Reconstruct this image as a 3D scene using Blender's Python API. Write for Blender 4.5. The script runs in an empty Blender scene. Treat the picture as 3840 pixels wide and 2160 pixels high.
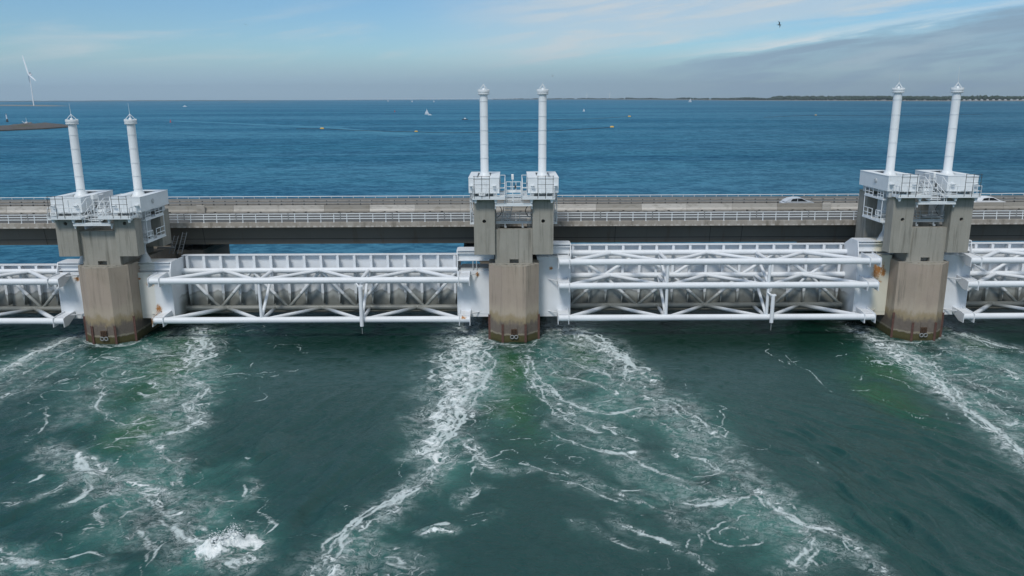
import bpy, math, random
import numpy as np
from mathutils import Matrix, Vector
R = math.radians
random.seed(7)

# ------------------------------------------------------------ camera, sky, sun, exposure
scene = bpy.context.scene
CAMX, CAMH = -0.342, 26.255
cam_data = bpy.data.cameras.new('camera')
cam_data.sensor_width = 36.0
cam_data.lens = 36.0 * 2989.0 / 3840.0
cam_data.clip_start = 0.5
cam_data.clip_end = 60000
cam = bpy.data.objects.new('camera', cam_data)
scene.collection.objects.link(cam)
cam.matrix_world = (Matrix.Translation((CAMX, 0, CAMH)) @ Matrix.Rotation(-0.0015, 4, 'Z')
                    @ Matrix.Rotation(math.pi / 2 - 0.2344, 4, 'X') @ Matrix.Rotation(-0.0041, 4, 'Z'))
scene.camera = cam

SUN_EL, SUN_AZ = R(50), R(200)      # azimuth clockwise from +Y: behind the camera, a little to its left
scene.view_settings.view_transform = 'Standard'
scene.view_settings.look = 'None'
scene.view_settings.gamma = 1
scene.view_settings.exposure = 0.0
scene.view_settings.use_curve_mapping = False


class Nodes:
    """tiny helper to write node trees as expressions"""
    def __init__(s, tree):
        s.t = tree
        tree.nodes.clear()

    def n(s, kind, props=None, **inp):
        nd = s.t.nodes.new(kind)
        for k, v in (props or {}).items():
            setattr(nd, k, v)
        for k, v in inp.items():
            s.put(nd, k.replace('_', ' '), v)
        return nd

    def put(s, nd, key, v):
        sock = nd.inputs[int(key)] if key.isdigit() else nd.inputs[key]
        if isinstance(v, bpy.types.Node):
            v = v.outputs[0]
        if isinstance(v, bpy.types.NodeSocket):
            s.t.links.new(v, sock)
        else:
            if isinstance(v, tuple) and len(v) == 3 and sock.type == 'RGBA':
                v = v + (1,)
            sock.default_value = v

    def m(s, op, a, b=None, c=None, clamp=False):
        nd = s.t.nodes.new('ShaderNodeMath')
        nd.operation = op
        nd.use_clamp = clamp
        for i, v in enumerate((a, b, c)):
            if v is not None:
                s.put(nd, str(i), v)
        return nd

    def mix(s, f, a, b, blend='MIX'):
        nd = s.t.nodes.new('ShaderNodeMixRGB')
        nd.blend_type = blend
        s.put(nd, '0', f); s.put(nd, '1', a); s.put(nd, '2', b)
        return nd

    def step(s, v, lo, hi, smooth=True):
        nd = s.t.nodes.new('ShaderNodeMapRange')
        nd.interpolation_type = 'SMOOTHSTEP' if smooth else 'LINEAR'
        s.put(nd, '0', v)
        s.put(nd, '1', lo); s.put(nd, '2', hi)
        nd.inputs[3].default_value = 0; nd.inputs[4].default_value = 1
        return nd

    def scale(s, vec, sx, sy, sz, off=(0, 0, 0)):
        nd = s.t.nodes.new('ShaderNodeMapping')
        s.put(nd, '0', vec)
        nd.inputs['Scale'].default_value = (sx, sy, sz)
        nd.inputs['Location'].default_value = off
        return nd

    def noise(s, vec, sc, det=4, rough=0.55, dist=0.0, out='Fac'):
        nd = s.t.nodes.new('ShaderNodeTexNoise')
        s.put(nd, 'Vector', vec)
        nd.inputs['Scale'].default_value = sc
        nd.inputs['Detail'].default_value = det
        nd.inputs['Roughness'].default_value = rough
        nd.inputs['Distortion'].default_value = dist
        return nd.outputs[out]

    def pos(s):
        return s.n('ShaderNodeNewGeometry').outputs['Position']

    def xyz(s, v):
        nd = s.t.nodes.new('ShaderNodeSeparateXYZ')
        s.put(nd, '0', v)
        return nd.outputs[0], nd.outputs[1], nd.outputs[2]

    def vec(s, x, y, z):
        nd = s.t.nodes.new('ShaderNodeCombineXYZ')
        s.put(nd, '0', x); s.put(nd, '1', y); s.put(nd, '2', z)
        return nd.outputs[0]


# ---- sky: Nishita daylight with a veil of high cloud
world = bpy.data.worlds.new('World')
scene.world = world
world.use_nodes = True
W = Nodes(world.node_tree)
sky = W.n('ShaderNodeTexSky', dict(sky_type='NISHITA', sun_disc=False, sun_elevation=SUN_EL, sun_rotation=SUN_AZ,
                                   altitude=0, air_density=1.0, dust_density=0.4, ozone_density=3.0))
tc = W.n('ShaderNodeTexCoord').outputs['Generated']
dx, dy, dz = W.xyz(tc)
az = W.m('ARCTAN2', dx, dy)
SKY_STRENGTH = 0.092
base = W.mix(1.0, sky.outputs[0], (0.70, 0.94, 1.12), 'MULTIPLY')
# cloud coordinates: azimuth and elevation, bands rising to the right
el = W.m('ARCSINE', dz)
tilt = W.m('SUBTRACT', el, W.m('MULTIPLY', az, 0.115))
cv = W.vec(W.m('MULTIPLY', az, 2.2), W.m('MULTIPLY', tilt, 19.0), 0.0)
c1 = W.noise(cv, 1.6, 7, 0.58, 0.5)
c2 = W.noise(W.scale(cv, 1, 1, 1, (3.1, 7.7, 0)), 4.5, 6, 0.6, 0.3)
amount = W.m('ADD', W.m('MULTIPLY', W.step(az, -0.30, 0.35), 0.26), W.m('ADD', W.m('MULTIPLY', c2, 0.25), c1))
# bands of cloud lie along lines that rise to the right: q is the height above such a line
q = W.m('ADD', W.m('SUBTRACT', el, W.m('MULTIPLY', az, 0.125)), W.m('MULTIPLY', W.m('SUBTRACT', c1, 0.5), 0.030))
qs = W.m('ADD', q, W.m('MULTIPLY', W.m('SUBTRACT', c2, 0.5), 0.024))
wisps = W.step(W.m('ADD', W.m('MULTIPLY', c2, 0.5), W.m('MULTIPLY', c1, 0.5)), 0.44, 0.60)
# thin veil, densest in the upper right
vm = W.m('MULTIPLY', W.step(qs, 0.030, 0.044), W.step(az, -0.16, 0.12))
vm = W.m('MULTIPLY', vm, W.m('ADD', 0.55, W.m('MULTIPLY', wisps, 0.45)))
faint = W.m('MULTIPLY', W.step(c1, 0.50, 0.72), W.m('MULTIPLY', W.m('SUBTRACT', 1.0, W.step(el, 0.075, 0.125)), 0.50))
vm = W.m('MAXIMUM', W.m('MULTIPLY', vm, 0.85), faint)
veil = W.mix(vm, base, (6.6, 7.15, 7.5))
# bright crest of the low bank
cr = W.m('MULTIPLY', W.step(qs, 0.015, 0.021), W.m('SUBTRACT', 1.0, W.step(qs, 0.022, 0.030)))
cr = W.m('MULTIPLY', W.m('MULTIPLY', cr, W.step(az, 0.02, 0.42)), W.m('ADD', 0.35, W.m('MULTIPLY', wisps, 0.65)))
veil = W.mix(W.m('MULTIPLY', cr, 0.85), veil, (7.6, 8.0, 8.3))
# grey-blue low bank, deep on the right and a thin layer on the left
lowl = W.m('SUBTRACT', 1.0, W.step(W.m('ADD', el, W.m('MULTIPLY', W.m('SUBTRACT', c1, 0.5), 0.02)), 0.012, 0.062))
bank = W.m('MULTIPLY', W.m('SUBTRACT', 1.0, W.step(qs, 0.008, 0.022)), W.step(az, -0.10, 0.30))
bank = W.m('MAXIMUM', W.m('MULTIPLY', bank, W.m('ADD', 0.92, W.m('MULTIPLY', wisps, -0.30))), W.m('MULTIPLY', lowl, 0.80))
bankcol = W.mix(W.step(az, -0.5, 0.5), (3.6, 5.3, 7.0), (2.75, 3.95, 5.2))
col = W.mix(bank, veil, bankcol)
# high overhead cover evens the light out
cv2 = W.scale(tc, 1.6, 1.6, 3.0)
over = W.m('MULTIPLY', W.step(W.noise(cv2, 1.3, 5, 0.55, 0.4), 0.38, 0.62), W.step(el, 0.14, 0.5))
col = W.mix(W.m('MULTIPLY', over, 0.7), col, (7.6, 7.9, 7.9))
bg = W.n('ShaderNodeBackground', Color=col, Strength=SKY_STRENGTH)
W.n('ShaderNodeOutputWorld', Surface=bg)

sun_data = bpy.data.lights.new('sun', 'SUN')
sun_data.energy = 2.1
sun_data.angle = R(14)
sun_data.color = (1.0, 0.955, 0.89)
sun = bpy.data.objects.new('sun', sun_data)
scene.collection.objects.link(sun)
sdir = Vector((math.sin(SUN_AZ) * math.cos(SUN_EL), math.cos(SUN_AZ) * math.cos(SUN_EL), math.sin(SUN_EL)))
sun.rotation_euler = sdir.to_track_quat('Z', 'Y').to_euler()
sun.location = (0, -50, 90)

# ------------------------------------------------------------ materials
MAT = {}


def new_mat(name):
    m = bpy.data.materials.new(name)
    m.use_nodes = True
    MAT[name] = m
    return Nodes(m.node_tree)


def finish(N, color, rough=0.6, metal=0.0, spec=0.5, bump=None, bstr=0.3, bdist=0.05):
    b = N.n('ShaderNodeBsdfPrincipled', Roughness=rough, Metallic=metal)
    N.put(b, 'Base Color', color)
    b.inputs['Specular IOR Level'].default_value = spec
    if bump is not None:
        bn = N.n('ShaderNodeBump', Height=bump, Strength=bstr, Distance=bdist)
        N.put(b, 'Normal', bn)
    N.n('ShaderNodeOutputMaterial', Surface=b)
    return b


def simple(name, c, rough=0.55, var=0.12, metal=0.0, sc=3.0):
    N = new_mat(name)
    nz = N.noise(N.pos(), sc, 5, 0.6)
    col = N.mix(nz, tuple(x * (1 - var) for x in c), tuple(min(1, x * (1 + var)) for x in c))
    finish(N, col, rough, metal)


# white coating of lifts, railings, chords: light weathering
def paint(name, c, gate=False):
    N = new_mat(name)
    P = N.pos()
    x, y, z = N.xyz(P)
    n1 = N.noise(P, 0.55, 5, 0.6)
    n2 = N.noise(N.scale(P, 1.6, 1.6, 0.35), 2.2, 6, 0.65)
    n3 = N.noise(P, 9.0, 3, 0.6)
    col = N.mix(N.step(n1, 0.35, 0.7), c, tuple(v * 0.93 for v in c))
    col = N.mix(N.m('MULTIPLY', N.step(n2, 0.56, 0.78), 0.30), col, (0.50, 0.50, 0.44))
    col = N.mix(N.m('MULTIPLY', N.step(n3, 0.68, 0.78), 0.22), col, (0.36, 0.33, 0.27))
    if gate:
        # grime line left by the tide: uneven scallops, one per bay between the ribs
        bay = N.m('ABSOLUTE', N.m('SINE', N.m('MULTIPLY', x, math.pi / 1.95)))
        lift = N.m('ADD', N.m('MULTIPLY', N.m('SUBTRACT', N.noise(P, 0.8, 6, 0.65), 0.5), 0.8), N.m('MULTIPLY', bay, 0.40))
        zz = N.m('ADD', z, lift)
        back = N.step(y, 88.6, 90.9)
        g1 = N.m('MULTIPLY', N.m('SUBTRACT', 1.0, N.step(zz, 4.1, 4.35)), back)
        g2 = N.m('MULTIPLY', N.m('SUBTRACT', 1.0, N.step(zz, 3.15, 4.0)), back)
        stain = N.mix(N.noise(P, 3.0, 6, 0.7), (0.19, 0.205, 0.18), (0.44, 0.465, 0.43))
        col = N.mix(N.m('MULTIPLY', g1, 0.85), col, stain)
        edge = N.m('MULTIPLY', N.m('MULTIPLY', N.step(zz, 4.02, 4.2), N.m('SUBTRACT', 1.0, N.step(zz, 4.25, 4.42))), back)
        col = N.mix(N.m('MULTIPLY', edge, 0.55), col, (0.12, 0.12, 0.11))
        col = N.mix(N.m('MULTIPLY', g2, 0.93), col, N.mix(N.noise(P, 4.0, 5, 0.7), (0.022, 0.026, 0.016), (0.10, 0.10, 0.07)))
        # duller weathering everywhere on the rear of the gate
        col = N.mix(N.m('MULTIPLY', N.m('SUBTRACT', 1.0, N.step(zz, 4.4, 6.2)), N.m('MULTIPLY', back, 0.30)), col, (0.46, 0.48, 0.47))
        # cream undercoat and rust by the slots of two piers
        u = N.m('SUBTRACT', x, -45.0)
        cream = N.m('MULTIPLY', N.step(u, 1.5, 2.6), N.m('SUBTRACT', 1.0, N.step(u, 4.3, 4.6)))
        v = N.m('SUBTRACT', 45.0, x)
        cream2 = N.m('MULTIPLY', N.step(v, 1.5, 2.6), N.m('SUBTRACT', 1.0, N.step(v, 4.0, 4.8)))
        cream = N.m('MAXIMUM', N.m('MULTIPLY', cream, 0.5), cream2)
        col = N.mix(N.m('MULTIPLY', cream, 0.75), col, (0.66, 0.62, 0.47))
        rn = N.m('ADD', N.m('MULTIPLY', N.noise(N.scale(P, 3.2, 3.2, 0.55), 1.6, 8, 0.8, 0.2), 0.6), N.m('MULTIPLY', N.noise(P, 5.0, 6, 0.8), 0.4))
        rust = None
        for (rx, rz, rr, sz) in ((-40.95, 6.0, 0.75, 0.6), (-40.3, 3.1, 0.6, 1.3), (-40.2, 2.2, 0.35, 1.8), (-42.2, 6.6, 0.4, 0.4), (40.95, 7.3, 1.15, 1.5), (41.6, 7.0, 0.5, 1.6), (41.2, 5.9, 0.5, 0.5), (-4.1, 6.9, 0.4, 1.2), (-5.6, 2.5, 0.5, 0.5), (4.2, 7.6, 0.35, 1.0), (-49.2, 6.6, 0.5, 0.9)):
            ddx = N.m('DIVIDE', N.m('SUBTRACT', x, rx), rr)
            ddz = N.m('DIVIDE', N.m('SUBTRACT', z, rz), rr * sz)
            d = N.m('SQRT', N.m('ADD', N.m('MULTIPLY', ddx, ddx), N.m('MULTIPLY', ddz, ddz)))
            k = N.m('SUBTRACT', 1.0, d, clamp=True)
            rust = k if rust is None else N.m('MAXIMUM', rust, k)
        rm = N.step(N.m('ADD', N.m('MULTIPLY', rust, 0.22), rn), 0.585, 0.66)
        rm = N.m('MULTIPLY', rm, N.step(rust, 0.0, 0.25))
        speck = N.m('MULTIPLY', N.step(N.noise(N.scale(P, 1.5, 1.5, 0.5), 3.5, 6, 0.8), 0.70, 0.76), 0.6)
        run = N.m('MULTIPLY', N.step(N.noise(N.scale(P, 4.0, 4.0, 0.12), 1.3, 5, 0.7), 0.62, 0.72), 0.30)
        col = N.mix(run, col, (0.45, 0.42, 0.34))
        col = N.mix(speck, col, (0.30, 0.20, 0.12))
        col = N.mix(N.m('MULTIPLY', N.step(rust, 0.0, 0.7), 0.35), col, (0.62, 0.50, 0.30))
        col = N.mix(rm, col, N.mix(N.noise(P, 12.0, 3, 0.6), (0.30, 0.10, 0.03), (0.52, 0.26, 0.08)))
    finish(N, col, 0.42, 0.0, 0.4, N.noise(P, 1.2, 3, 0.5), 0.15, 0.03)


paint('white_paint', (0.74, 0.78, 0.80))
paint('gate_paint', (0.76, 0.79, 0.82), gate=True)
paint('pale_grey_paint', (0.50, 0.53, 0.54))

# weathered concrete of the piers, stained by the tide
N = new_mat('pier_concrete')
P = N.pos()
x, y, z = N.xyz(P)
n1 = N.noise(P, 0.35, 6, 0.6)
streak = N.noise(N.scale(P, 2.6, 2.6, 0.14), 1.0, 7, 0.68)
fine = N.noise(P, 6.0, 6, 0.7)
warm = N.mix(n1, (0.27, 0.225, 0.18), (0.46, 0.385, 0.31))
cool = N.mix(n1, (0.24, 0.233, 0.20), (0.39, 0.377, 0.335))
col = N.mix(N.step(z, 8.45, 8.65), warm, cool)
col = N.mix(N.m('MULTIPLY', N.step(streak, 0.5, 0.68), 0.6), col, (0.125, 0.12, 0.10))
col = N.mix(N.m('MULTIPLY', N.step(streak, 0.46, 0.30), 0.35), col, (0.44, 0.41, 0.36))
col = N.mix(N.m('MULTIPLY', N.step(fine, 0.62, 0.75), 0.35), col, (0.15, 0.14, 0.12))
wz = N.m('ADD', z, N.m('MULTIPLY', N.m('SUBTRACT', N.noise(N.scale(P, 1.6, 1.6, 0.7), 0.8, 7, 0.7), 0.5), 2.6))
pink = N.m('MULTIPLY', N.step(N.noise(P, 0.28, 3, 0.5), 0.42, 0.6), N.m('SUBTRACT', 1.0, N.step(z, 8.2, 8.6)))
col = N.mix(N.m('MULTIPLY', pink, 0.5), col, (0.40, 0.325, 0.27))
col = N.mix(N.m('MULTIPLY', N.m('SUBTRACT', 1.0, N.step(wz, 3.4, 4.8)), 0.5), col, (0.48, 0.41, 0.32))
ochre = N.m('MULTIPLY', N.m('SUBTRACT', 1.0, N.step(wz, 2.7, 3.4)), N.step(wz, 1.9, 2.3))
col = N.mix(N.m('MULTIPLY', ochre, 0.6), col, (0.26, 0.20, 0.09))
col = N.mix(N.m('MULTIPLY', N.m('SUBTRACT', 1.0, N.step(wz, 1.9, 2.7)), 0.88), col, N.mix(N.noise(P, 2.5, 6, 0.75), (0.045, 0.040, 0.036), (0.21, 0.175, 0.15)))
az_ = N.m('ADD', z, N.m('MULTIPLY', N.m('SUBTRACT', N.noise(P, 2.2, 5, 0.7), 0.5), 0.5))
col = N.mix(N.m('SUBTRACT', 1.0, N.step(az_, 0.72, 0.86)), col, N.mix(fine, (0.05, 0.048, 0.02), (0.13, 0.115, 0.055)))
pale = N.m('MULTIPLY', N.step(az_, 0.80, 0.90), N.m('SUBTRACT', 1.0, N.step(az_, 0.94, 1.06)))
col = N.mix(N.m('MULTIPLY', pale, 0.6), col, (0.36, 0.33, 0.24))
col = N.mix(N.m('MULTIPLY', N.m('SUBTRACT', 1.0, N.step(az_, 0.0, 0.35)), 0.7), col, (0.045, 0.045, 0.02))
moss = N.m('MULTIPLY', N.step(z, 15.2, 15.6), 0.7)
col = N.mix(N.m('MULTIPLY', moss, N.noise(P, 1.4, 4, 0.6)), col, (0.10, 0.13, 0.06))
finish(N, col, 0.9, 0.0, 0.2, fine, 0.5, 0.06)

# bridge concrete: pale streaks below the drip edge
N = new_mat('bridge_concrete')
P = N.pos()
x, y, z = N.xyz(P)
n1 = N.noise(P, 0.3, 5, 0.6)
drip = N.noise(N.scale(P, 1.3, 0.5, 0.25), 1.0, 5, 0.6)
patch = N.noise(N.vec(N.m('MULTIPLY', x, 1.9), N.m('MULTIPLY', z, 0.8), 0.0), 1.0, 3, 0.5)
fine = N.noise(P, 5.0, 6, 0.7)
col = N.mix(n1, (0.25, 0.228, 0.195), (0.39, 0.355, 0.31))
col = N.mix(N.m('MULTIPLY', N.step(drip, 0.50, 0.62), 0.45), col, (0.44, 0.42, 0.38))
col = N.mix(N.m('MULTIPLY', N.step(drip, 0.44, 0.32), 0.5), col, (0.13, 0.12, 0.095))
col = N.mix(N.m('MULTIPLY', N.step(fine, 0.6, 0.75), 0.4), col, (0.15, 0.15, 0.12))
low = N.m('MULTIPLY', N.m('SUBTRACT', 1.0, N.step(z, 11.22, 11.40)), N.step(patch, 0.47, 0.56))
col = N.mix(N.m('MULTIPLY', low, 0.7), col, (0.55, 0.53, 0.49))
finish(N, col, 0.9, 0, 0.2, fine, 0.4, 0.04)

N = new_mat('girder_concrete')
P = N.pos()
x, y, z = N.xyz(P)
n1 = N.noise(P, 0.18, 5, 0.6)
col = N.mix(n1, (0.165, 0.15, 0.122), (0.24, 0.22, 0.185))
drip = N.noise(N.scale(P, 0.7, 0.3, 0.1), 1.0, 5, 0.65)
col = N.mix(N.m('MULTIPLY', N.step(drip, 0.55, 0.68), 0.5), col, (0.17, 0.125, 0.085))
seam = N.m('ABSOLUTE', N.m('SUBTRACT', z, 9.42))
col = N.mix(N.m('SUBTRACT', 1.0, N.step(seam, 0.02, 0.05)), col, (0.06, 0.06, 0.05))
sx = N.m('ABSOLUTE', N.m('SUBTRACT', N.m('PINGPONG', N.m('ADD', x, 200.0), 3.9), 1.95))
sx2 = N.m('MULTIPLY', N.m('SUBTRACT', 1.0, N.step(sx, 0.02, 0.05)), N.step(N.noise(N.vec(N.m('MULTIPLY', x, 0.1), 0.0, 0.0), 3.0, 1), 0.5, 0.56))
col = N.mix(N.m('MULTIPLY', sx2, 0.8), col, (0.05, 0.05, 0.04))
finish(N, col, 0.95, 0, 0.15, N.noise(P, 4, 5, 0.7), 0.3, 0.04)

N = new_mat('barrier_concrete')
P = N.pos()
x, y, z = N.xyz(P)
oi = N.n('ShaderNodeObjectInfo').outputs['Random']
base_c = N.mix(oi, (0.26, 0.245, 0.215), (0.56, 0.54, 0.50))
dirt = N.noise(N.scale(P, 0.8, 1.0, 2.2), 1.2, 6, 0.65)
col = N.mix(N.m('MULTIPLY', N.step(dirt, 0.48, 0.68), 0.45), base_c, (0.20, 0.18, 0.145))
col = N.mix(N.m('MULTIPLY', N.m('SUBTRACT', 1.0, N.step(z, 11.62, 11.95)), 0.4), col, (0.20, 0.18, 0.15))
finish(N, col, 0.9, 0, 0.2, N.noise(P, 6, 5, 0.7), 0.3, 0.03)

N = new_mat('asphalt')
P = N.pos()
n1 = N.noise(N.scale(P, 0.1, 1.2, 1), 1.0, 5, 0.6)
n2 = N.noise(P, 14.0, 4, 0.7)
col = N.mix(n1, (0.085, 0.088, 0.086), (0.125, 0.128, 0.124))
col = N.mix(N.m('MULTIPLY', n2, 0.3), col, (0.075, 0.075, 0.075))
finish(N, col, 0.85, 0, 0.3, n2, 0.3, 0.02)

simple('line_paint', (0.42, 0.42, 0.40), 0.7, 0.3)
simple('dark_steel', (0.05, 0.055, 0.055), 0.5, 0.3)
simple('galvanised', (0.24, 0.25, 0.25), 0.5, 0.25)
simple('rusty_pipe', (0.12, 0.062, 0.05), 0.85, 0.7, 0, 3)
simple('rust_dark', (0.085, 0.05, 0.03), 0.9, 0.6, 0, 8)
simple('dark_hole', (0.02, 0.02, 0.018), 0.9, 0.2)
simple('sign_white', (0.78, 0.80, 0.80), 0.5, 0.03)
simple('letter_grey', (0.25, 0.27, 0.29), 0.6, 0.05)
simple('car_silver', (0.62, 0.66, 0.70), 0.25, 0.04, 0.35)
simple('car_white', (0.78, 0.80, 0.82), 0.25, 0.03)
simple('car_glass', (0.02, 0.025, 0.03), 0.08, 0.1)
simple('tyre', (0.02, 0.02, 0.02), 0.9, 0.1)
simple('turbine_white', (0.86, 0.87, 0.88), 0.5, 0.04)
simple('turbine_red', (0.25, 0.06, 0.05), 0.6, 0.1)
simple('buoy_yellow', (0.72, 0.44, 0.07), 0.5, 0.25, 0, 1.0)
simple('buoy_red', (0.40, 0.04, 0.04), 0.5, 0.1)
simple('boom_black', (0.018, 0.03, 0.045), 0.6, 0.1)
simple('sail_cloth', (0.62, 0.66, 0.70), 0.7, 0.04)
simple('hull_white', (0.65, 0.68, 0.70), 0.4, 0.05)
simple('hull_dark', (0.04, 0.05, 0.06), 0.4, 0.1)
simple('gull_grey', (0.12, 0.13, 0.14), 0.8, 0.3, 0, 30)
simple('gull_white', (0.55, 0.56, 0.57), 0.8, 0.1)
simple('beach_sand', (0.20, 0.20, 0.175), 0.9, 0.12, 0, 0.02)
simple('house_white', (0.48, 0.50, 0.51), 0.7, 0.05)
simple('roof_grey', (0.16, 0.15, 0.15), 0.8, 0.2)
N = new_mat('woodland')
P = N.pos()
col = N.mix(N.noise(P, 0.03, 5, 0.7), (0.022, 0.042, 0.030), (0.06, 0.085, 0.05))
finish(N, col, 0.95, 0, 0.1)
N = new_mat('dyke_stone')
P = N.pos()
x, y, z = N.xyz(P)
n = N.noise(P, 0.9, 6, 0.75)
col = N.mix(n, (0.055, 0.055, 0.056), (0.17, 0.165, 0.165))
gr = N.m('MULTIPLY', N.step(N.noise(P, 0.06, 5, 0.7), 0.52, 0.62), N.m('MULTIPLY', N.step(z, 1.6, 2.6), 0.6))
col = N.mix(gr, col, N.mix(n, (0.05, 0.07, 0.03), (0.13, 0.14, 0.08)))
col = N.mix(N.m('SUBTRACT', 1.0, N.step(N.m('ADD', z, N.m('MULTIPLY', n, 0.8)), 0.9, 1.5)), col, (0.022, 0.026, 0.024))
finish(N, col, 0.95, 0, 0.15, n, 0.8, 0.4)

# ------------------------------------------------------------ mesh tools
COL = scene.collection
ORG = {}


def origin_of(o):
    v = Vector((0, 0, 0))
    while o is not None:
        v = v + o.location
        o = o.parent
    return v


def tag(o, label=None, cat=None, group=None, kind=None):
    for k, v in (('label', label), ('category', cat), ('group', group), ('kind', kind)):
        if v:
            o[k] = v
    return o


def thing(name, label, cat, loc, group=None):
    o = bpy.data.objects.new(name, None)
    o.empty_display_size = 0.3
    COL.objects.link(o)
    o.location = loc
    return tag(o, label, cat, group)


class MB:
    """collects shapes in world coordinates, builds one mesh object"""
    def __init__(s):
        s.v, s.f, s.sm = [], [], []

    def add(s, vs, fs, smooth=False):
        b = len(s.v)
        s.v += [tuple(v) for v in vs]
        s.f += [tuple(b + i for i in f) for f in fs]
        s.sm += [smooth] * len(fs)
        return s

    def hexa(s, p):
        return s.add(p, [(0, 3, 2, 1), (4, 5, 6, 7), (0, 1, 5, 4), (1, 2, 6, 5), (2, 3, 7, 6), (3, 0, 4, 7)])

    def box(s, x0, x1, y0, y1, z0, z1):
        return s.hexa([(x0, y0, z0), (x1, y0, z0), (x1, y1, z0), (x0, y1, z0), (x0, y0, z1), (x1, y0, z1), (x1, y1, z1), (x0, y1, z1)])

    def bevbox(s, x0, x1, y0, y1, z0, z1, b=0.04):
        """box with chamfered vertical and top edges"""
        prof = [(x0 + b, y0), (x1 - b, y0), (x1, y0 + b), (x1, y1 - b), (x1 - b, y1), (x0 + b, y1), (x0, y1 - b), (x0, y0 + b)]
        inn = [(min(max(px, x0 + b), x1 - b), min(max(py, y0 + b), y1 - b)) for px, py in prof]
        vs = [(px, py, z0) for px, py in prof] + [(px, py, z1 - b) for px, py in prof] + [(px, py, z1) for px, py in inn]
        n = 8
        fs = [tuple(range(n))[::-1], tuple(range(2 * n, 3 * n))]
        for k in (0, n):
            for i in range(n):
                j = (i + 1) % n
                fs.append((k + i, k + j, k + n + j, k + n + i))
        return s.add(vs, fs)

    def tube(s, p, q, r, r2=None, n=12, caps=True):
        p, q = Vector(p), Vector(q)
        r2 = r if r2 is None else r2
        d = (q - p)
        if d.length < 1e-6:
            return s
        d.normalize()
        a = d.orthogonal().normalized()
        b = d.cross(a)
        vs = []
        for c, rr in ((p, r), (q, r2)):
            for i in range(n):
                t = 2 * math.pi * i / n
                vs.append(c + a * (math.cos(t) * rr) + b * (math.sin(t) * rr))
        fs = [(i, (i + 1) % n, n + (i + 1) % n, n + i) for i in range(n)]
        s.add(vs, fs, True)
        if caps:
            s.add(vs[:n], [tuple(range(n))[::-1]])
            s.add(vs[n:], [tuple(range(n))])
        return s

    def lathe(s, x, y, prof, n=24, smooth=True):
        """prof: list of (radius, z)"""
        vs = []
        for r, z in prof:
            for i in range(n):
                t = 2 * math.pi * i / n
                vs.append((x + r * math.cos(t), y + r * math.sin(t), z))
        fs = []
        for k in range(len(prof) - 1):
            for i in range(n):
                j = (i + 1) % n
                fs.append((k * n + i, k * n + j, (k + 1) * n + j, (k + 1) * n + i))
        s.add(vs, fs, smooth)
        s.add(vs[:n], [tuple(range(n))[::-1]])
        s.add(vs[-n:], [tuple(range(n))])
        return s

    def prism(s, pts, a0, a1, axis='x'):
        """extrude a closed outline along an axis; pts are (b, c) of the other two axes in order"""
        def mk(a, b, c):
            return {'x': (a, b, c), 'y': (b, a, c), 'z': (b, c, a)}[axis]
        n = len(pts)
        vs = [mk(a0, *p) for p in pts] + [mk(a1, *p) for p in pts]
        fs = [tuple(range(n))[::-1], tuple(range(n, 2 * n))] + [(i, (i + 1) % n, n + (i + 1) % n, n + i) for i in range(n)]
        return s.add(vs, fs)

    def torus(s, c, R0, r, axis='y', n=16, m=8):
        vs = []
        for i in range(n):
            t = 2 * math.pi * i / n
            for j in range(m):
                u = 2 * math.pi * j / m
                a, b, h = (R0 + r * math.cos(u)) * math.cos(t), (R0 + r * math.cos(u)) * math.sin(t), r * math.sin(u)
                vs.append({'y': (c[0] + a, c[1] + h, c[2] + b), 'x': (c[0] + h, c[1] + a, c[2] + b), 'z': (c[0] + a, c[1] + b, c[2] + h)}[axis])
        fs = []
        for i in range(n):
            for j in range(m):
                i2, j2 = (i + 1) % n, (j + 1) % m
                fs.append((i * m + j, i2 * m + j, i2 * m + j2, i * m + j2))
        return s.add(vs, fs, True)

    def holebox(s, x0, x1, y0, y1, z0, z1, hx, hz, hr, depth, n=20):
        """box with a round recess in its near (y0) face"""
        s.add([(x0, y0, z0), (x1, y0, z0), (x1, y1, z0), (x0, y1, z0), (x0, y0, z1), (x1, y0, z1), (x1, y1, z1), (x0, y1, z1)],
              [(0, 3, 2, 1), (4, 5, 6, 7), (1, 2, 6, 5), (2, 3, 7, 6), (3, 0, 4, 7)])
        ring = [(hx + hr * math.cos(2 * math.pi * i / n + math.pi / 4), y0, hz + hr * math.sin(2 * math.pi * i / n + math.pi / 4)) for i in range(n)]
        inner = [(a, y0 + depth, c) for a, b, c in ring]
        cor = [(x1, y0, z1), (x0, y0, z1), (x0, y0, z0), (x1, y0, z0)]
        vs = cor + ring + inner
        fs = []
        q = n // 4
        for k in range(4):
            for i in range(q):
                a = 4 + (k * q + i) % n
                b = 4 + (k * q + i + 1) % n
                if i < q // 2 + 1 and False:
                    pass
                fs.append((k if i < (q + 1) // 2 else (k + 1) % 4, b, a))
            mid = 4 + (k * q + (q + 1) // 2) % n
            fs.append((k, (k + 1) % 4, mid))
        for i in range(n):
            j = (i + 1) % n
            fs.append((4 + i, 4 + j, 4 + n + j, 4 + n + i))
        fs.append(tuple(4 + n + i for i in range(n)))
        return s.add(vs, fs)

    def build(s, name, mat, parent=None, **kw):
        me = bpy.data.meshes.new(name)
        o = origin_of(parent) if parent is not None else Vector((0, 0, 0))
        me.from_pydata([(v[0] - o.x, v[1] - o.y, v[2] - o.z) for v in s.v], [], s.f)
        me.polygons.foreach_set('use_smooth', s.sm)
        me.materials.append(MAT[mat])
        me.update()
        ob = bpy.data.objects.new(name, me)
        COL.objects.link(ob)
        if parent is not None:
            ob.parent = parent
        return tag(ob, **kw) if kw else ob


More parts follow.
